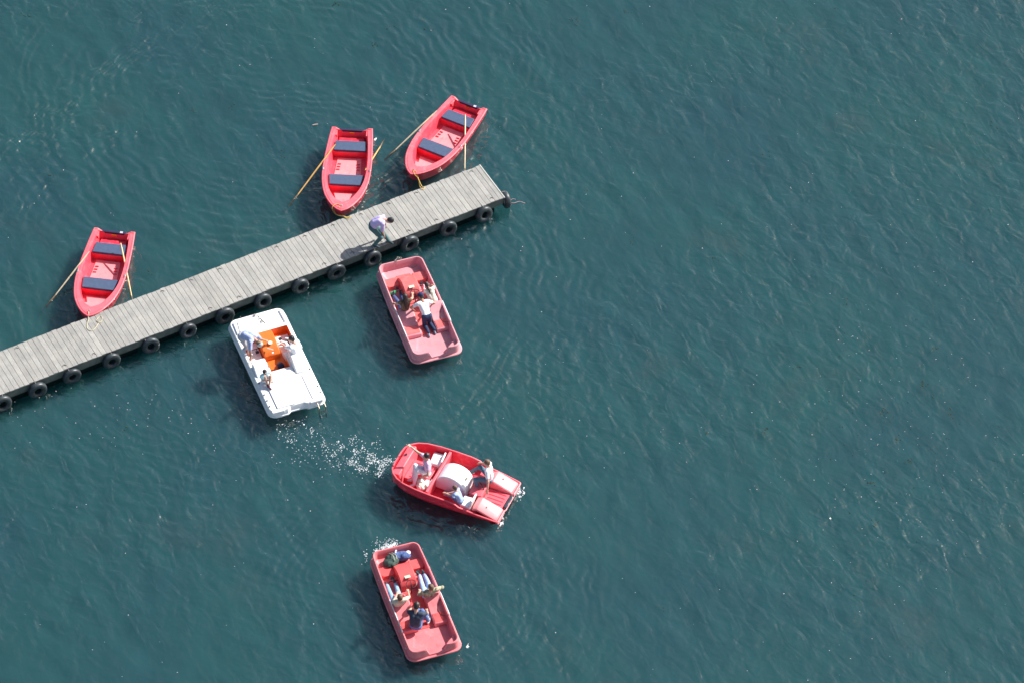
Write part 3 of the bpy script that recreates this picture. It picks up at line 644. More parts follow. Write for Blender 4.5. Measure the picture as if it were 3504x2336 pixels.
# ------------------------------------------------------------------ red catamaran pedal boat
FC = mkframe('c', (215, 415), (1960, 1010), .45, 0, (0, -.13))
pc = thing('pedal_boat', 'bright red twin hull pedal boat with a white wheel cover and three people', 'pedal boat', FC)
CL, CW = 3.66, 1.90
def cat_outline(k=0., n=0):
    pts = []
    tb = [(1.0, 0), (1.0, .25), (.985, .48), (.93, .66), (.82, .82), (.68, .92), (.45, .98), (.2, 1.0), (-.1, 1.0), (-.25, .99), (-.32, .985), (-.45, .97), (-.7, .95), (-.9, .92), (-.985, .90), (-1.0, .86), (-1.0, .6), (-1.0, .36), (-1.0, .30), (-1.0, .15), (-1.0, 0)]
    L_ = [(x * CL / 2, y * CW / 2) for x, y in tb]
    full = L_ + [(x, -y) for x, y in reversed(L_[1:-1])]
    return full
def cat_inset(d):
    global SG
    p = cat_outline(); sg = SG; SG = 1 if area(p) < 0 else -1; r_ = inset(p, d) if d else p; SG = sg; return r_
def crim(x, y):
    if x < -CL / 2 + .2 and abs(y) < .30: return .14
    if x < -.60: return .36 - .16 * min(1, max(0, (-.60 - x) / (CL / 2 - .6)))
    if x < -.40: return .50 - .14 * (-.40 - x) / .20
    return .50 + .03 * max(0, x) / 1.8
def cring(d, zf, bowpull=0): return [(x - bowpull * max(0, x / CL * 2) ** 2, y, zf(x, y)) for x, y in cat_inset(d)]
mb = MB()
mb.rings([cring(.28, lambda x, y: -.13, .25), cring(.14, lambda x, y: -.02, .12), cring(.09, lambda x, y: min(.13, crim(x, y) - .01), .08), cring(.06, lambda x, y: min(.20, crim(x, y) - .008), .05), cring(.035, lambda x, y: min(.215, crim(x, y) - .006), .03), cring(.035, lambda x, y: min(.24, crim(x, y) - .004), .03),
          cring(.05, lambda x, y: min(.25, crim(x, y) - .003), .03), cring(.015, lambda x, y: crim(x, y) - .03), cring(0, lambda x, y: crim(x, y) - .02), cring(0, crim)], True, False); mb.rings([cring(0, crim), cring(.015, lambda x, y: crim(x, y) + .01), cring(.035, lambda x, y: crim(x, y) + .01), cring(.045, crim)], False, False, mi=1)
mb.rings([cring(.045, crim), cring(.075, lambda x, y: min(.12, crim(x, y) - .01)), cring(.11, lambda x, y: .10)], False, True)
mb.build('hull', [RED, REDLIT], pc, ang=35)
mb = MB()
mb.prism([(CL / 2 - .09, .50), (CL / 2 - .34, .535), (CL / 2 - .42, .10), (CL / 2 - .14, .10)], -.62, .62, 'y'); mb.build('bow_deck', REDLIT, pc, bevel=.03, seg=3)
mb = MB(); mb.box((1.06, .02, .17), (.74, .78, .14)); ob = mb.build('floor_platform', REDLIT, pc, bevel=.015)
mb = MB()
for k in range(5): mb.box((1.04, -.26 + k * .14, .244), (.52, .028, .012))
mb.build('floor_rib', RED, ob, bevel=.004)
mb = MB(); mb.prism([(.44, .10), (.44, .51), (.52, .51), (.56, .10)], -.86, .86, 'y'); mb.build('bulkhead', REDLIT, pc, bevel=.015)
# white wheel cover
mb = MB(); prof = [(.50, .12)] + [(-.02 + .50 * math.cos(a), .26 + .50 * math.sin(a) * .98) for a in [k * PI / 20 for k in range(0, 18)]] + [(-.52, .34), (-.56, .12)]
mb.prism(prof, -.33, .29, 'y'); ob = mb.build('wheel_cover', WHITE, pc, bevel=.035, seg=3, ang=40)
mb = MB(); mb.box((-.415, -.02, .60), (.03, .06, .09), Matrix.Rotation(-.9, 3, 'Y')); mb.build('cover_plate', mat('olive_plate', (.3, .3, .18), .6), ob)
# seats
def wseat(x, y, rz, w_=.42, h=.42, hb=.16):
    M = Matrix.Translation((x, y, 0)) @ Matrix.Rotation(rz, 4, 'Z'); mb = MB()
    mb.box((0, 0, .14 + h / 2 - .1), (.34, w_, h - .08)); mb.v = [tuple(M @ Vector(v)) for v in mb.v]; o = mb.build('seat', WHITE, pc, bevel=.03, seg=3)
    mb = MB(); mb.box((-.19, 0, h + hb / 2 - .02), (.06, w_ * .96, hb), Matrix.Rotation(-.22, 3, 'Y'), top=.93); mb.v = [tuple(M @ Vector(v)) for v in mb.v]; mb.build('backrest', WHITE, o, bevel=.025, seg=3)
wseat(.80, -.58, .10, .46, .34); wseat(.76, .42, -.05, .36, .30); wseat(-.72, .60, 0, .40, .38, .30)
mb = MB(); mb.prism([(-.62, .10), (-.62, .36), (-1.02, .38), (-1.02, .10)], -.80, .28, 'y'); mb.build('rear_bench', REDLIT, pc, bevel=.02)
for s in (1, -1):
    mb = MB(); yo = s * (CW / 2 - .14); yi = s * .31
    xs = (-.96, -1.12, -CL / 2 + .10, -CL / 2 + .02); zs = (.40, .47, .255, .14)
    rs = []
    for x_, z_ in zip(xs, zs):
        rs.append([(x_, yi, .06), (x_, yo, z_ - .12), (x_, yo, z_ - .05), (x_, yo - s * .12, z_), (x_, yi + s * .04, z_), (x_, yi, z_ - .04)])
    mb.rings(rs); o = mb.build('stern_deck', mat('highlight_pink_plastic', (.86, .27, .28), .4, .05, 4, dirt=(.88, .42, .43)), pc, bevel=.02, seg=3)  # gloss highlight on the sloping pads put into a paler red
    mb = MB(); mb.tube([(-1.35, s * .6, .40), (-1.35, s * .6, .415)], .02, 8); mb.build('drain_plug', RED, o)
mb = MB(); mb.prism([(-1.04, .10), (-1.04, .19), (-1.70, .19), (-1.70, .10)], -.28, .28, 'y'); ob = mb.build('channel_floor', REDLIT, pc, bevel=.008)
mb = MB()
for k in range(4): mb.box((-1.38, -.2 + k * .13, .194), (.5, .02, .012))
mb.build('floor_rib', RED, ob)
mb = MB(); mb.box((-1.78, .0, .20), (.09, .50, .07)); mb.tube([(-1.78, -.30, .20), (-1.78, .30, .20)], .022, 8); mb.build('rudder_bar', mat('dark_metal', (.05, .06, .08), .4, metal=.3), pc, bevel=.01)
mb = MB(); mb.tube([(CL / 2 - .20, -.20, .525), (CL / 2 - .20, -.20, .56)], .03, 8); mb.tube([(CL / 2 - .02, -.0, .55), (CL / 2 - .20, -.2, .56)], .008, 6); mb.build('cleat', BLACK, pc)
mb = MB(); mb.tube([(-.98, -.02, .38), (-.90, -.05, .52), (-.80, -.1, .54)], .016, 8); mb.build('tiller', BLACK, pc)

# ------------------------------------------------------------------ people
def bake(mb, name, mats, voxel, sm=3, parent=None, wr=0., wf=14., assign=None):
    me = bpy.data.meshes.new(name); me.from_pydata(mb.v, [], mb.f)
    bm = bmesh.new(); bm.from_mesh(me); bmesh.ops.recalc_face_normals(bm, faces=bm.faces); bm.to_mesh(me); bm.free()
    o = bpy.data.objects.new(name + '_tmp', me); C.objects.link(o)
    r_ = o.modifiers.new('r', 'REMESH'); r_.mode = 'VOXEL'; r_.voxel_size = voxel
    s_ = o.modifiers.new('s', 'SMOOTH'); s_.factor = .5; s_.iterations = sm
    dg = bpy.context.evaluated_depsgraph_get(); me2 = bpy.data.meshes.new_from_object(o.evaluated_get(dg)); bpy.data.objects.remove(o)
    me2.name = name; me2.materials.clear()
    for m in mats: me2.materials.append(m)
    if wr:
        nrm = [v.normal.copy() for v in me2.vertices]
        for v, n_ in zip(me2.vertices, nrm):
            v.co += n_ * wr * (noise.noise(v.co * wf) + .5 * noise.noise(v.co * wf * 2.3))
    if assign:
        for p_ in me2.polygons: p_.material_index = assign(p_.center)
    me2.shade_smooth()
    ob = bpy.data.objects.new(name, me2); C.objects.link(ob)
    if parent is not None: ob.parent = parent
    return ob
def ik(a, b, l1, l2, hint):
    d = b - a; D = d.length; mx = (l1 + l2) * .985
    if D > mx: b = a + d * (mx / D); d = b - a; D = mx
    if D < abs(l1 - l2) + .02: D = abs(l1 - l2) + .02
    t = d.normalized(); k = (l1 * l1 - l2 * l2 + D * D) / (2 * D); h = math.sqrt(max(0, l1 * l1 - k * k))
    n_ = hint - t * hint.dot(t)
    if n_.length < 1e-4: n_ = Vector((1, 0, 0)) - t * t.x
    return a + t * k + n_.normalized() * h, b
def person(fr, k, label, hip, yaw, lean=0, side=0, H=1.7, hands=(None, None), feet=(None, None), head=(0, 0), shirt=None, legs=None, shoes=None, hair=None, style='short',
           sleeve=.45, legwear='long', skin=None, knee=None, elbow=None, toe=None, belly=0, fc=None, point=-1, extra=None, curl=0):
    s = H / 1.75; skin = skin or SKIN
    Mi = fr.M.inverted()
    L_ = lambda q: (q if isinstance(q, Vector) else Mi @ zp(k, *q))
    hp = L_(hip); base = Vector((hp.x, hp.y, 0))
    ground = [L_(f) for f in feet]
    base.z = min(g_.z for g_ in ground)
    fy = math.radians(yaw); f0 = Vector((math.cos(fy), math.sin(fy), 0)); l0 = Vector((-f0.y, f0.x, 0)); z0 = Vector((0, 0, 1))
    R = Matrix.Rotation(math.radians(lean), 3, l0) ; up = R @ z0
    up = (Matrix.Rotation(math.radians(side), 3, f0) @ up).normalized()
    fw = (f0 - up * f0.dot(up))
    if fw.length < .2: fw = -z0 - up * (-z0).dot(up)
    if lean > 60: fw = (R @ f0)
    fw.normalize(); lf = up.cross(fw).normalized()
    O = base; hp = hp - O
    bend = up  # slight curved back
    T = .50 * s
    cA = (Matrix.Rotation(math.radians(-curl), 3, lf) @ up); cB = (Matrix.Rotation(math.radians(curl), 3, lf) @ up)
    mid = hp + cA * T * .52 - fw * .01 * s
    waist = hp + cA * T * .30 - fw * .015 * s; chest = mid + cB * T * .20; neck = mid + cB * T * .50
    up0 = up
    if curl: up = cB.normalized(); fw = lf.cross(up).normalized()
    hu = (Matrix.Rotation(math.radians(head[0]), 3, lf) @ up).normalized(); hfw = (Matrix.Rotation(math.radians(head[0]), 3, lf) @ fw)
    hfw = Matrix.Rotation(math.radians(head[1]), 3, hu) @ hfw; hl = hu.cross(hfw).normalized()
    hc = neck + hu * .165 * s + hfw * .015 * s
    HR = Matrix((hfw, hl, hu)).transposed()
    B = MB(); SH = MB(); TR = MB(); SO = []
    cap = lambda m, a, b, ra, rb: m.capsule(a, b, ra * s, rb * s)
    # torso
    for m, e in ((B, 0), (SH, .014)):
        cap(m, hp + lf * .055 * s, hp - lf * .055 * s, .105 + e, .105 + e)
        cap(m, hp + lf * .03 * s + up * .02, waist + lf * .035 * s, .105 + e, .095 + e + belly); cap(m, hp - lf * .03 * s + up * .02, waist - lf * .035 * s, .105 + e, .095 + e + belly)
        cap(m, waist + lf * .035 * s, chest + lf * .065 * s, .093 + e + belly, .098 + e); cap(m, waist - lf * .035 * s, chest - lf * .065 * s, .093 + e + belly, .098 + e)
        cap(m, chest + lf * .06 * s, neck + lf * .10 * s - up * .055 * s, .095 + e, .062 + e); cap(m, chest - lf * .06 * s, neck - lf * .10 * s - up * .055 * s, .095 + e, .062 + e)
    for m, e in ((TR, .02),):
        cap(m, hp + lf * .055 * s - up * .01, hp - lf * .055 * s - up * .01, .105 + e, .105 + e)
    cap(B, neck - up * .04 * s, hc - hu * .05 * s - hfw * .02 * s, .058, .052)
    # head
    B.ell(hc + hu * .02 * s - hfw * .01 * s, (.096 * s, .076 * s, .10 * s), HR); B.ell(hc - hu * .045 * s + hfw * .03 * s, (.062 * s, .056 * s, .066 * s), HR)
    B.ell(hc - hu * .088 * s + hfw * .06 * s, (.028 * s, .032 * s, .024 * s), HR)
    B.capsule(hc + hfw * .085 * s + hu * .015 * s, hc + hfw * .108 * s - hu * .022 * s, .010 * s, .016 * s)
    for q in (1, -1): B.ell(hc + hl * q * .078 * s - hfw * .005 * s - hu * .01 * s, (.020 * s, .010 * s, .033 * s), HR, 8, 6)
    # arms
    eyes = [hc + hfw * .083 * s + hl * q * .033 * s + hu * .008 * s for q in (1, -1)]; lip = hc + hfw * .088 * s - hu * .052 * s
    for idx, q in enumerate((1, -1)):
        sh = neck + lf * q * .165 * s - up * .055 * s
        tg = hands[idx]; 
        if tg is None: tg = hp + fw * .25 * s + lf * q * .10 * s + up * .12 * s
        else: tg = L_(tg) - O
        hint = (elbow[idx] if elbow and elbow[idx] is not None else (-fw * .5 + lf * q * .6 - up * .6))
        el, wr = ik(sh, tg, .285 * s, .255 * s, hint)
        cap(B, sh, el, .052, .040); cap(B, el, wr, .041, .026)
        cap(B, neck - up * .045 * s + lf * q * .08 * s, sh, .058, .054)
        d = (wr - el).normalized()
        if sleeve > 0:
            cap(SH, neck - up * .045 * s + lf * q * .08 * s, sh, .070, .068)
            if sleeve <= 1: cap(SH, sh, sh.lerp(el, sleeve), .068, .062)
            else: cap(SH, sh, el, .068, .056); cap(SH, el, el.lerp(wr, sleeve - 1), .056, .044)
        # hand: palm normal towards body/down
        pn = (-up * .3 - z0 + fw * .2); pn = (pn - d * pn.dot(d))
        pn = pn.normalized() if pn.length > .05 else lf
        ac = d.cross(pn).normalized() * (1 if q > 0 else -1)
        kn = wr + d * .095 * s
        for j, (lat, ln) in enumerate(((-.031, .072), (-.0105, .08), (.0105, .076), (.031, .06))):
            k0 = kn + ac * lat * s
            B.capsule(wr + d * .01 * s + ac * lat * .55 * s, k0, .017 * s, .013 * s, 8)
            curl = .35 if not (point == idx) else (0. if j == 0 else 1.5)
            m1 = k0 + (d * math.cos(curl) + pn * math.sin(curl)) * ln * .52 * s; c2 = curl * 2.1
            m2 = m1 + (d * math.cos(c2) + pn * math.sin(c2)) * ln * .48 * s
            spread = ac * lat * .25 * s
            B.capsule(k0, m1 + spread * .5, .0098 * s, .009 * s, 8); B.capsule(m1 + spread * .5, m2 + spread, .009 * s, .0078 * s, 8)
        t0 = wr + d * .025 * s - ac * .030 * s; t1 = t0 + (d * .6 - ac * .7 + pn * .35).normalized() * .042 * s; t2 = t1 + (d * .85 - ac * .15 + pn * .45).normalized() * .032 * s
        B.capsule(t0, t1, .014 * s, .0115 * s, 8); B.capsule(t1, t2, .0115 * s, .009 * s, 8)
        # legs
        hj = hp + lf * q * .085 * s - (up0 if curl else up) * .02 * s
        ft = ground[idx] - O + z0 * .075 * s
        kh = (knee[idx] if knee and knee[idx] is not None else (f0 * .7 + z0 * .7))
        kn_, an = ik(hj, ft, .425 * s, .425 * s, kh)
        cap(B, hj, kn_, .082, .056); cap(B, kn_, kn_.lerp(an, .35), .056, .057); cap(B, kn_.lerp(an, .35), an, .057, .038)
        if legwear == 'long': cap(TR, hj, kn_, .100, .072); cap(TR, kn_, an, .072, .055)
        elif legwear == 'shorts': cap(TR, hj, hj.lerp(kn_, .75), .102, .088)
        td = toe[idx] if toe and toe[idx] is not None else None
        if td is None:
            shin = (an - kn_).normalized(); td = f0 - shin * f0.dot(shin)
            td = (td.normalized() if td.length > .3 else -z0 * 0 + f0)
            if shin.z < -.5: td = Vector((f0.x, f0.y, 0)) + l0 * q * .15
        td = td.normalized(); dn = (an - kn_).normalized()
        sd_ = dn if dn.dot(td) < .8 else -z0
        sole = an + (sd_ - td * sd_.dot(td)).normalized() * .045 * s
        F = MB(); 
        cap(F, sole - td * .05 * s, sole + td * .07 * s, .038, .042); cap(F, sole + td * .07 * s, sole + td * .15 * s, .042, .030); cap(F, sole - td * .03 * s, an, .040, .048)
        cap(B, an, sole + td * .04 * s, .036, .03); cap(B, sole + td * .04 * s, sole + td * .12 * s, .03, .02)
        SO.append(F)
    def asg(c):
        for e_ in eyes:
            if (c - e_).length < .013 * s: return 1
        if (c - lip).dot(c - lip) < (.022 * s) ** 2 and abs((c - lip).dot(hu)) < .008 * s: return 2
        return 0
    body = bake(B, 'person', [skin, EYE, LIP], .0085, 3, None, assign=asg)
    body.matrix_world = fr.M @ Matrix.Translation(O)
    tag(body, label, 'person')
    bake(SH, 'shirt', [shirt], .014, 4, body, wr=.006)
    if legwear: bake(TR, 'trousers' if legwear == 'long' else 'shorts', [legs], .014, 4, body, wr=.006)
    for F in SO: bake(F, 'shoe', [shoes], .010, 3, body)
    # hair
    Hh = MB(); Hh.ell(hc + hu * .032 * s - hfw * .022 * s, (.100 * s, .086 * s, .098 * s), HR)
    Hh.ell(hc - hu * .01 * s - hfw * .045 * s, (.068 * s, .080 * s, .085 * s), HR)
    if style in ('long', 'tail'):
        wd = .085 if style == 'long' else .035
        b1 = neck - fw * .07 * s; b2 = neck - up * (.26 if style == 'long' else .16) * s - fw * .115 * s
        Hh.capsule(hc - hfw * .05 * s, b1, wd * s, wd * .95 * s); Hh.capsule(b1, b2, wd * .95 * s, wd * .5 * s)
    hm = bake(Hh, 'hair', [hair], .011, 2, body, wr=.007, wf=30)
    if style == 'cap':
        K = MB(); K.ell(hc + hu * .045 * s - hfw * .01 * s, (.115 * s, .098 * s, .092 * s), HR); k2 = bake(K, 'cap', [extra], .012, 3, body)
        K = MB(); ringp = []
        for zz in (0, .012):
            ringp.append([hc + hu * (.045 + zz) * s + hfw * (.07 + .115 * math.sin(a)) * s + hl * .085 * math.cos(a) * s - hu * .02 * math.sin(a) * s for a in [PI * j / 10 for j in range(11)]])
        K.rings(ringp); K.build('cap_brim', extra, k2)
    if style == 'hat':
        K = MB(); K.ell(hc + hu * .05 * s - hfw * .01 * s, (.112 * s, .096 * s, .088 * s), HR); k2 = bake(K, 'hat', [extra], .012, 3, body)
        K = MB(); K.ell(hc + hu * .035 * s, (.150 * s, .135 * s, .012 * s), HR, 20, 8); K.build('hat_brim', extra, k2)
    if style == 'glasses':
        K = MB()
        for e_ in (1, -1): K.ell(hc + hu * .085 * s + hfw * .065 * s + hl * e_ * .034 * s, (.012 * s, .028 * s, .024 * s), HR, 10, 6)
        K.build('sunglasses', mat('pale_lens', (.6, .62, .66), .15), body)
    return body
V3 = Vector
HB = mat('dark_brown_hair', (.035, .022, .018), .5, .3, 60); HN = mat('black_hair', (.018, .016, .02), .45, .3, 60); HM = mat('brown_hair', (.13, .075, .045), .55, .3, 60); HL = mat('light_brown_hair', (.20, .13, .08), .55, .3, 60)
DENIM = cloth('dark_denim', (.035, .06, .13)); JEAN = cloth('light_denim', (.26, .42, .56)); MJ = cloth('blue_grey_denim', (.09, .16, .22))
WSH = cloth('white_cotton', (.82, .82, .84), vary=.03); 
# on the dock
FD = Frame((0, 0), 0)
person(FD, 'p', 'person in a pale lilac shirt and dark green trousers bending down on the dock', (1015, 610, 1.26), 0, 57, 0, 1.75, curl=27, belly=.02, hands=((1310, 600, .95), (1275, 900, .80)), feet=((1370, 975, .5), (1060, 1060, .5)), head=(10, 0),
       shirt=cloth('lilac_cotton', (.53, .45, .74)), legs=cloth('green_trousers', (.06, .145, .15)), shoes=mat('dark_shoe', (.03, .06, .07), .6), hair=HN, sleeve=.95, skin=SKIN,
       toe=(V3((.8, -.6, 0)), V3((.85, -.5, 0))), knee=(V3((1, -.3, .2)), V3((1, -.3, .2))), elbow=(V3((-.3, .6, .3)), V3((-.4, -.3, .4))))
# pink boat
person(FA, 'a', 'person with long dark brown hair and brown patterned top in the pink boat', (485, 790, .42), 0, -3, 0, 1.66, hands=((350, 705, .50), (580, 580, .60)), feet=((325, 600, .17), (425, 600, .17)), head=(5, 0),
       shirt=cloth('brown_patterned_top', (.05, .03, .03), (.22, .15, .08)), legs=cloth('blue_shorts', (.06, .10, .24)), shoes=mat('dark_shoe', (.03, .06, .07)), hair=HB, style='long', sleeve=.15, elbow=(V3((-.5, .6, -.5)), V3((-.2, -.6, -.6))))
person(FA, 'a', 'person in a cream shirt leaning forward on the right front seat of the pink boat', (830, 675, .41), 0, 30, -14, 1.45, hands=((750, 545, .40), (810, 480, .47)), feet=((690, 500, .17), (757, 490, .17)), head=(22, 10),
       shirt=cloth('cream_cotton', (.72, .70, .50), (.82, .80, .72)), legs=cloth('pale_pink_legging', (.62, .42, .44)), shoes=mat('pink_white_shoe', (.80, .62, .68), .6), hair=HB, style='tail', sleeve=.5, elbow=(None, V3((-.2, -.8, .1))))
person(FA, 'a', 'person in white shirt, navy cap and dark jeans kneeling in the pink boat', (748, 858, .60), 3, 54, 0, 1.62, hands=((583, 782, .52), (815, 720, .52)), feet=((770, 1075, .20), (842, 1040, .20)), head=(-12, 28),
       shirt=WSH, legs=cloth('navy_denim', (.022, .035, .09)), shoes=mat('grey_sole_shoe', (.20, .24, .30), .6), hair=HB, style='cap', extra=cloth('navy_cap', (.02, .03, .10)), sleeve=.55, skin=SKINT,
       knee=(V3((.6, .0, -.8)), V3((.6, .0, -.8))), toe=(V3((-.9, 0, -.25)), V3((-.9, 0, -.25))), elbow=(V3((-.1, .6, .1)), V3((-.4, -.8, 0))))
# white boat
person(FW, 'w', 'person in a light blue shirt and grey hat bending over in the white boat', (285, 455, 1.00), -143, 80, 0, 1.72, curl=22, hands=((590, 528, .60), (382, 785, .46)), feet=((350, 680, .18), (300, 655, .18)), head=(20, 0),
       shirt=cloth('blue_lavender_cotton', (.40, .46, .70)), legs=cloth('pale_grey_trousers', (.50, .50, .53)), shoes=mat('white_shoe', (.6, .6, .6), .6), hair=HL, style='hat', extra=cloth('grey_hat', (.48, .52, .50)), sleeve=.8, skin=SKINT, belly=.02,
       elbow=(V3((0, 0, -.4)), V3((0, 0, .3))), knee=(V3((-.8, -.5, .2)), V3((-.8, -.5, .2))))
person(FW, 'w', 'person in a white shirt with black hair seated at the right of the white boat', (935, 690, .52), 35, 8, 0, 1.68, hands=((720, 545, .58), (905, 640, .60)), feet=((770, 500, .18), (835, 470, .18)), head=(18, 25),
       shirt=cloth('white_blouse', (.84, .84, .86), vary=.02), legs=cloth('white_trousers', (.78, .78, .80), vary=.03), shoes=mat('white_shoe', (.6, .6, .6)), hair=HN, sleeve=1.1, belly=.02, elbow=(V3((-.3, .5, -.4)), V3((-.2, -1, .1))))
person(FW, 'w', 'child in pale turquoise top with sunglasses on the head in the white boat', (560, 985, .52), -165, 12, 8, 1.30, hands=((640, 985, .62), (600, 1000, .62)), feet=((610, 1085, .45), (590, 1065, .45)), head=(10, 0),
       shirt=cloth('turquoise_cotton', (.50, .74, .80)), legs=cloth('white_shorts', (.75, .76, .8), vary=.03), shoes=mat('maroon_shoe', (.16, .03, .06), .6), hair=HB, style='glasses', sleeve=.5, legwear='shorts')
# red twin hull boat
person(FC, 'c', 'person in a pink shirt and white trousers pointing from the front of the red boat', (690, 562, .46), 38, -2, 0, 1.78, hands=((625, 640, .56), (345, 105, 1.12)), feet=((500, 775, .26), (480, 700, .26)), head=(8, 8),
       shirt=cloth('pink_cotton', (.72, .42, .66), (.82, .58, .74)), legs=cloth('white_linen', (.80, .80, .82), vary=.03), shoes=mat('white_shoe', (.6, .6, .6)), hair=HN, sleeve=.45, point=1, elbow=(V3((-.3, .6, -.5)), V3((-.1, -.1, -.8))))
person(FC, 'c', 'person in a white T-shirt and blue jeans sitting at the rear of the red boat', (1680, 665, .52), 12, 4, 0, 1.76, hands=((1650, 880, .52), (1510, 425, .56)), feet=((1500, 855, .16), (1400, 590, .16)), head=(10, 10),
       shirt=WSH, legs=MJ, shoes=mat('grey_shoe', (.35, .36, .34), .6), hair=HM, sleeve=.6, knee=(V3((.6, .4, .6)), V3((.5, -.5, .8))), elbow=(V3((-.6, .6, 0)), V3((-.2, -.4, -.6))))
person(FC, 'c', 'child in a light blue vest on the near side of the red twin hull boat', (1225, 1015, .44), 0, 22, 0, 1.32, hands=((935, 895, .52), (1040, 900, .55)), feet=((1020, 960, .16), (1010, 900, .16)), head=(-4, 0),
       shirt=cloth('light_blue_vest', (.36, .46, .72)), legs=cloth('blue_trousers', (.20, .27, .46)), shoes=mat('grey_shoe', (.35, .36, .34)), hair=HM, sleeve=.35)
# coral boat
person(FBb, 'b', 'person in a cream shirt and light jeans reclining in the coral boat', (445, 832, .41), 0, -28, 0, 1.74, hands=((445, 700, .56), (568, 690, .60)), feet=((303, 585, .20), (420, 610, .20)), head=(22, -8),
       shirt=cloth('cream_shirt', (.62, .55, .42)), legs=JEAN, shoes=mat('dark_trainer', (.03, .05, .06), .6), hair=HM, sleeve=.6, elbow=(V3((-.5, .7, -.4)), V3((-.3, -.6, -.4))), knee=(V3((.3, .3, 1)), V3((.3, -.1, 1))))
person(FBb, 'b', 'person in a camouflage jacket and light jeans reclining in the coral boat', (800, 725, .41), 3, -26, 0, 1.76, hands=((700, 680, .50), (865, 655, .66)), feet=((685, 465, .20), (757, 505, .20)), head=(20, 10),
       shirt=cloth('camouflage_cloth', (.05, .06, .03), (.55, .50, .34)), legs=cloth('pale_blue_denim', (.34, .46, .68)), shoes=mat('dark_trainer', (.03, .05, .06)), hair=HM, sleeve=1.7, elbow=(V3((-.2, .8, -.4)), V3((-.1, -1, 0))), knee=(V3((.3, .2, 1)), V3((.3, -.2, 1))))
person(FBb, 'b', 'person in a dark navy T-shirt, seen from behind, in the coral boat', (655, 1080, .43), -30, 10, 0, 1.84, curl=12, hands=((605, 885, .55), (785, 905, .58)), feet=((790, 985, .18), (800, 1045, .18)), head=(12, 0),
       shirt=cloth('navy_shirt', (.03, .045, .075)), legs=cloth('blue_denim', (.10, .17, .36)), shoes=mat('white_shoe', (.6, .6, .6)), hair=HB, sleeve=.7, belly=.015, elbow=(V3((-.2, .9, -.1)), V3((-.2, -.8, -.3))))

# ------------------------------------------------------------------ loose things
def lump(name, label, cat, fr, k, pos, ells, mats, wr=.015, voxel=.012, yaw=0):
    p = fr.loc(k, *pos); mb = MB()
    for c, r_ in ells: mb.ell(c, r_)
    o = bake(mb, name, [mats], voxel, 3, None, wr=wr, wf=9); o.matrix_world = fr.M @ Matrix.Translation(p) @ Matrix.Rotation(yaw, 4, 'Z'); return tag(o, label, cat)
bp1 = lump('backpack', 'dark green backpack lying in the bow of the coral pedal boat', 'backpack', FBb, 'b', (365, 345, .28), [((0, 0, 0), (.20, .26, .13)), ((-.08, .05, .05), (.15, .18, .12)), ((.12, -.05, .06), (.10, .16, .09))], cloth('dark_green_canvas', (.02, .045, .04), (.05, .09, .07)), yaw=.3)
mb = MB(); mb.tube(spline([(-.12, -.14, .16), (.02, -.19, .17), (.18, -.16, .13)], 6), .016, 6); mb.tube(spline([(-.15, -.05, .18), (.05, -.1, .20), (.2, -.08, .13)], 6), .014, 6); mb.build('strap', cloth('pale_strap', (.35, .36, .30)), bp1)
bp2 = lump('backpack', 'blue backpack with a white round patch in the bow of the coral pedal boat', 'backpack', FBb, 'b', (490, 275, .27), [((0, 0, 0), (.17, .28, .13)), ((-.05, -.1, .05), (.13, .16, .10)), ((.02, .16, .04), (.11, .12, .1))], cloth('blue_canvas', (.035, .07, .20), (.10, .16, .34)), yaw=-.2)
mb = MB(); mb.ell((.03, -.20, .09), (.075, .075, .045)); mb.build('patch', WSH, bp2)
mb = MB(); mb.ell((.05, .17, .13), (.04, .025, .02)); mb.ell((.12, .15, .12), (.03, .03, .02)); mb.build('buckle', WSH, bp2)
bg_ = lump('bag', 'cream coloured soft bag on the floor at the near front of the red boat', 'bag', FC, 'c', (620, 800, .32), [((0, 0, 0), (.20, .15, .11)), ((-.17, -.02, .04), (.10, .10, .10)), ((.1, -.1, .06), (.12, .10, .09))], cloth('cream_fleece', (.70, .66, .50), (.82, .80, .70)), wr=.03)
mb = MB(); mb.tube(spline([(-.22, -.1, .12), (-.3, .02, .14), (-.24, .12, .08)], 6), .015, 6); mb.ell((-.27, .02, .12), (.04, .04, .03)); mb.build('strap', cloth('dark_strap', (.1, .1, .1)), bg_)
gb = lump('drink_bottle', 'green plastic bottle bag in the left foot well of the pink pedal boat', 'bottle', FA, 'a', (338, 583, .30), [((0, 0, 0), (.06, .10, .07)), ((.02, -.07, .02), (.05, .07, .05))], mat('green_plastic', (.05, .42, .16), .25, .3, 9), wr=.015, voxel=.008)
bt = lump('floating_bottle', 'small white bottle floating right of the middle rowing boat', 'bottle', FD, 'r2', (1367, 335, .02), [((0, 0, 0), (.055, .035, .035)), ((.06, 0, 0), (.04, .022, .022))], mat('white_bottle', (.8, .85, .82), .3), wr=0, voxel=.006, yaw=1.0)
mb = MB(); q = zp('r2', 503, 114, .01); mb.tube([(-.09, -.02, 0), (0, 0, .006), (.09, .02, 0)], [.012, .016, .01], 8); o = mb.build('floating_stick', mat('pale_stick', (.62, .40, .34), .6)); o.location = q; tag(o, 'short pinkish stick floating left of the middle rowing boat', 'stick')
mb = MB(); mb.tube(spline([zp('t', 1460, 905, .012), zp('t', 1510, 930, .012), zp('t', 1570, 932, .012), zp('t', 1650, 908, .012), zp('t', 1700, 910, .012), zp('t', 1790, 940, .012)], 6), .007, 5); mb.tube(spline([zp('t', 1475, 880, .010), zp('t', 1540, 850, .010), zp('t', 1600, 862, .010)], 6), .005, 5)
o = mb.build('floating_line', mat('pink_line', (.72, .36, .38), .6)); tag(o, 'thin pink line floating on the water beyond the outer end of the dock', 'line')

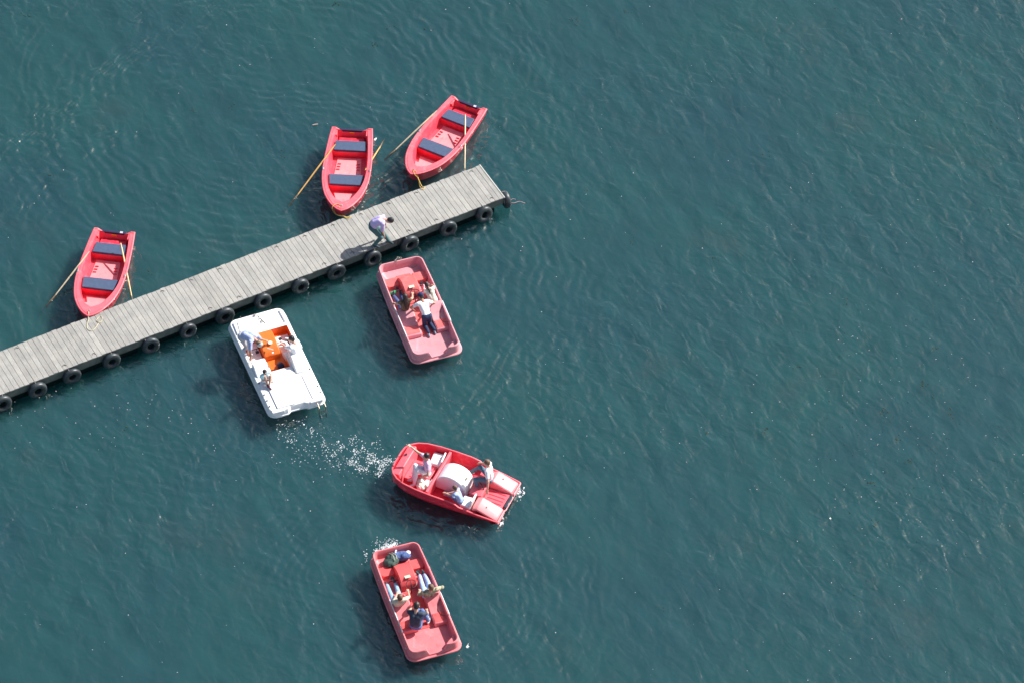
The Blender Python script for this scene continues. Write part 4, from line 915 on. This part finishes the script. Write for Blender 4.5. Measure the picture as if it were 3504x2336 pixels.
# foam, algae, specks
def blobs(name, label, pts, m, flat=.5):
    mb = MB()
    for p_, r_ in pts: mb.ell((p_[0], p_[1], p_[2]), (r_ * random.uniform(.8, 1.5), r_ * random.uniform(.7, 1.2), r_ * flat), Matrix.Rotation(random.uniform(0, 6), 3, 'Z'), 6, 4)
    o = mb.build(name, m); o['kind'] = 'stuff'; o['label'] = label; o['category'] = name.replace('_', ' '); return o
def cluster(k, x, y, sx, sy, n_, r0=.008, r1=.022, z=.004):
    out = []
    for _ in range(n_):
        out.append((zp(k, x + random.gauss(0, sx), y + random.gauss(0, sy), z), random.uniform(r0, r1) * (1.6 if random.random() < .06 else 1)))
    return out
fo = []
for (x, y, sx, sy, n_) in ((1850, 680, 45, 55, 150), (1930, 600, 40, 30, 60), (1680, 580, 35, 50, 80), (1730, 600, 25, 30, 50), (1430, 620, 45, 28, 90), (1480, 490, 35, 35, 45), (1580, 720, 45, 30, 55), (1780, 790, 40, 25, 45), (1560, 450, 25, 25, 20),
                           (1300, 430, 22, 20, 24), (1440, 330, 30, 40, 28), (1170, 530, 22, 25, 26), (1240, 370, 12, 18, 12), (1060, 520, 30, 50, 18), (885, 220, 22, 28, 24), (1040, 340, 20, 40, 18), (620, 330, 40, 60, 36), (560, 200, 60, 60, 20), (430, 200, 15, 50, 14),
                           (1250, 660, 60, 35, 30), (1700, 420, 60, 30, 22), (950, 470, 120, 110, 26), (1400, 600, 260, 140, 90), (900, 300, 250, 130, 50), (700, 550, 200, 90, 22), (640, 100, 150, 30, 20)):
    fo += cluster('f', x, y, sx * 1.1, sy * 1.1, int(n_ * 1.0), .004, .015)
blobs('foam', 'trail of small white bubbles on the water behind the red twin hull boat', fo, FOAM)
fo = []
for t_ in np.linspace(0, 1, 30): fo += cluster('b', 175 + 260 * t_, 235 - 110 * t_ + 10 * math.sin(t_ * 9), 16, 20, 11, .005, .016)
fo += cluster('b', 240, 130, 60, 25, 40, .006, .014) + cluster('b', 75, 270, 14, 35, 22, .006, .014) + cluster('b', 330, 85, 40, 12, 18, .006, .012)
fo += cluster('b', 1262, 1332, 12, 12, 22, .008, .02)
blobs('foam', 'white foam splashing at the bow of the coral pedal boat', fo, FOAM, .8)
fo = cluster('c', 2150, 900, 22, 55, 60, .006, .02) + cluster('c', 2225, 870, 14, 30, 12, .01, .022) + cluster('c', 1870, 1385, 16, 12, 16, .01, .03) + cluster('c', 1890, 1300, 10, 10, 4, .01, .02)
blobs('foam', 'small white foam patches churning at the stern of the red twin hull boat', fo, FOAM, .8)
al = []
spots = [(125, 90, 10), (790, 20, 14), (860, 195, 16), (520, 250, 8), (445, 250, 8), (120, 400, 8), (220, 185, 6), (485, 715, 8), (60, 160, 6), (920, 395, 6), (985, 505, 12), (950, 540, 10), (905, 445, 6), (985, 780, 8), (45, 545, 8), (1790, 130, 6), (1770, 1150, 8), (1830, 1330, 8), (1210, 440, 6), (1350, 440, 6), (1480, 555, 8), (1380, 345, 5), (1020, 1190, 10), (1290, 1305, 8), (1000, 1490, 14), (1760, 985, 6)]
for x, y, n_ in [(a * 1.4898, b * 1.4898, c_) for a, b, c_ in spots[:0]]: pass
for (x, y, n_) in ((60, 35, 8), (770, 10, 12), (1325, 50, 10), (860, 105, 10), (895, 68, 6), (448, 255, 8), (530, 250, 6), (120, 405, 7), (918, 398, 6), (985, 505, 10), (712, 240, 4), (1765, 355, 5), (1450, 555, 10), (655, 360, 6), (1350, 440, 4), (1000, 385, 6), (1920, 20, 6), (1640, 595, 5), (1945, 695, 6), (2030, 945, 10), (2120, 880, 16), (2060, 1010, 12), (2090, 1060, 14), (2000, 1110, 10), (2010, 1200, 10), (1760, 985, 6), (1620, 990, 3), (880, 800, 4), (290, 875, 4), (20, 905, 10), (295, 985, 6), (1830, 840, 5), (1440, 30, 6), (985, 65, 6), (2280, 290, 6), (350, 625, 6), (1510, 1395, 5), (2180, 950, 12), (2150, 800, 8)):
    al += [(P((x + random.gauss(0, 6)) * 1.4898, (y + random.gauss(0, 5)) * 1.4898, -.15 + random.uniform(-.05, .05)), random.uniform(.012, .034)) for _ in range(n_)]
for _ in range(150): al.append((P(random.uniform(1900, 2300) * 1.4898 + 0, random.gauss(1000, 180) * 1.4898, -.15), random.uniform(.01, .03)))
blobs('algae', 'small yellow green clumps of pondweed floating just under the water', al, mat('pondweed', (.075, .13, .065), .8, .3, 20), .6)
sp = []
for _ in range(260): sp.append((P(random.uniform(0, 3504), random.uniform(0, 2336), .003), random.choice((.006, .008, .010, .013))))
for _ in range(160): sp.append((P(random.gauss(3060, 200), random.gauss(1500, 280), .003), random.uniform(.005, .012)))
for _ in range(60): sp.append((P(random.gauss(330, 230), random.gauss(1420, 60), .003), random.uniform(.006, .014)))
blobs('floating_specks', 'tiny pale specks scattered over the water surface', sp, mat('pale_speck', (.62, .56, .50), .6, .3, 2), .5)

for o in bpy.data.objects:
    if o.type == 'MESH' and o.parent is None and 'label' not in o and 'kind' not in o: print('UNTAGGED', o.name)
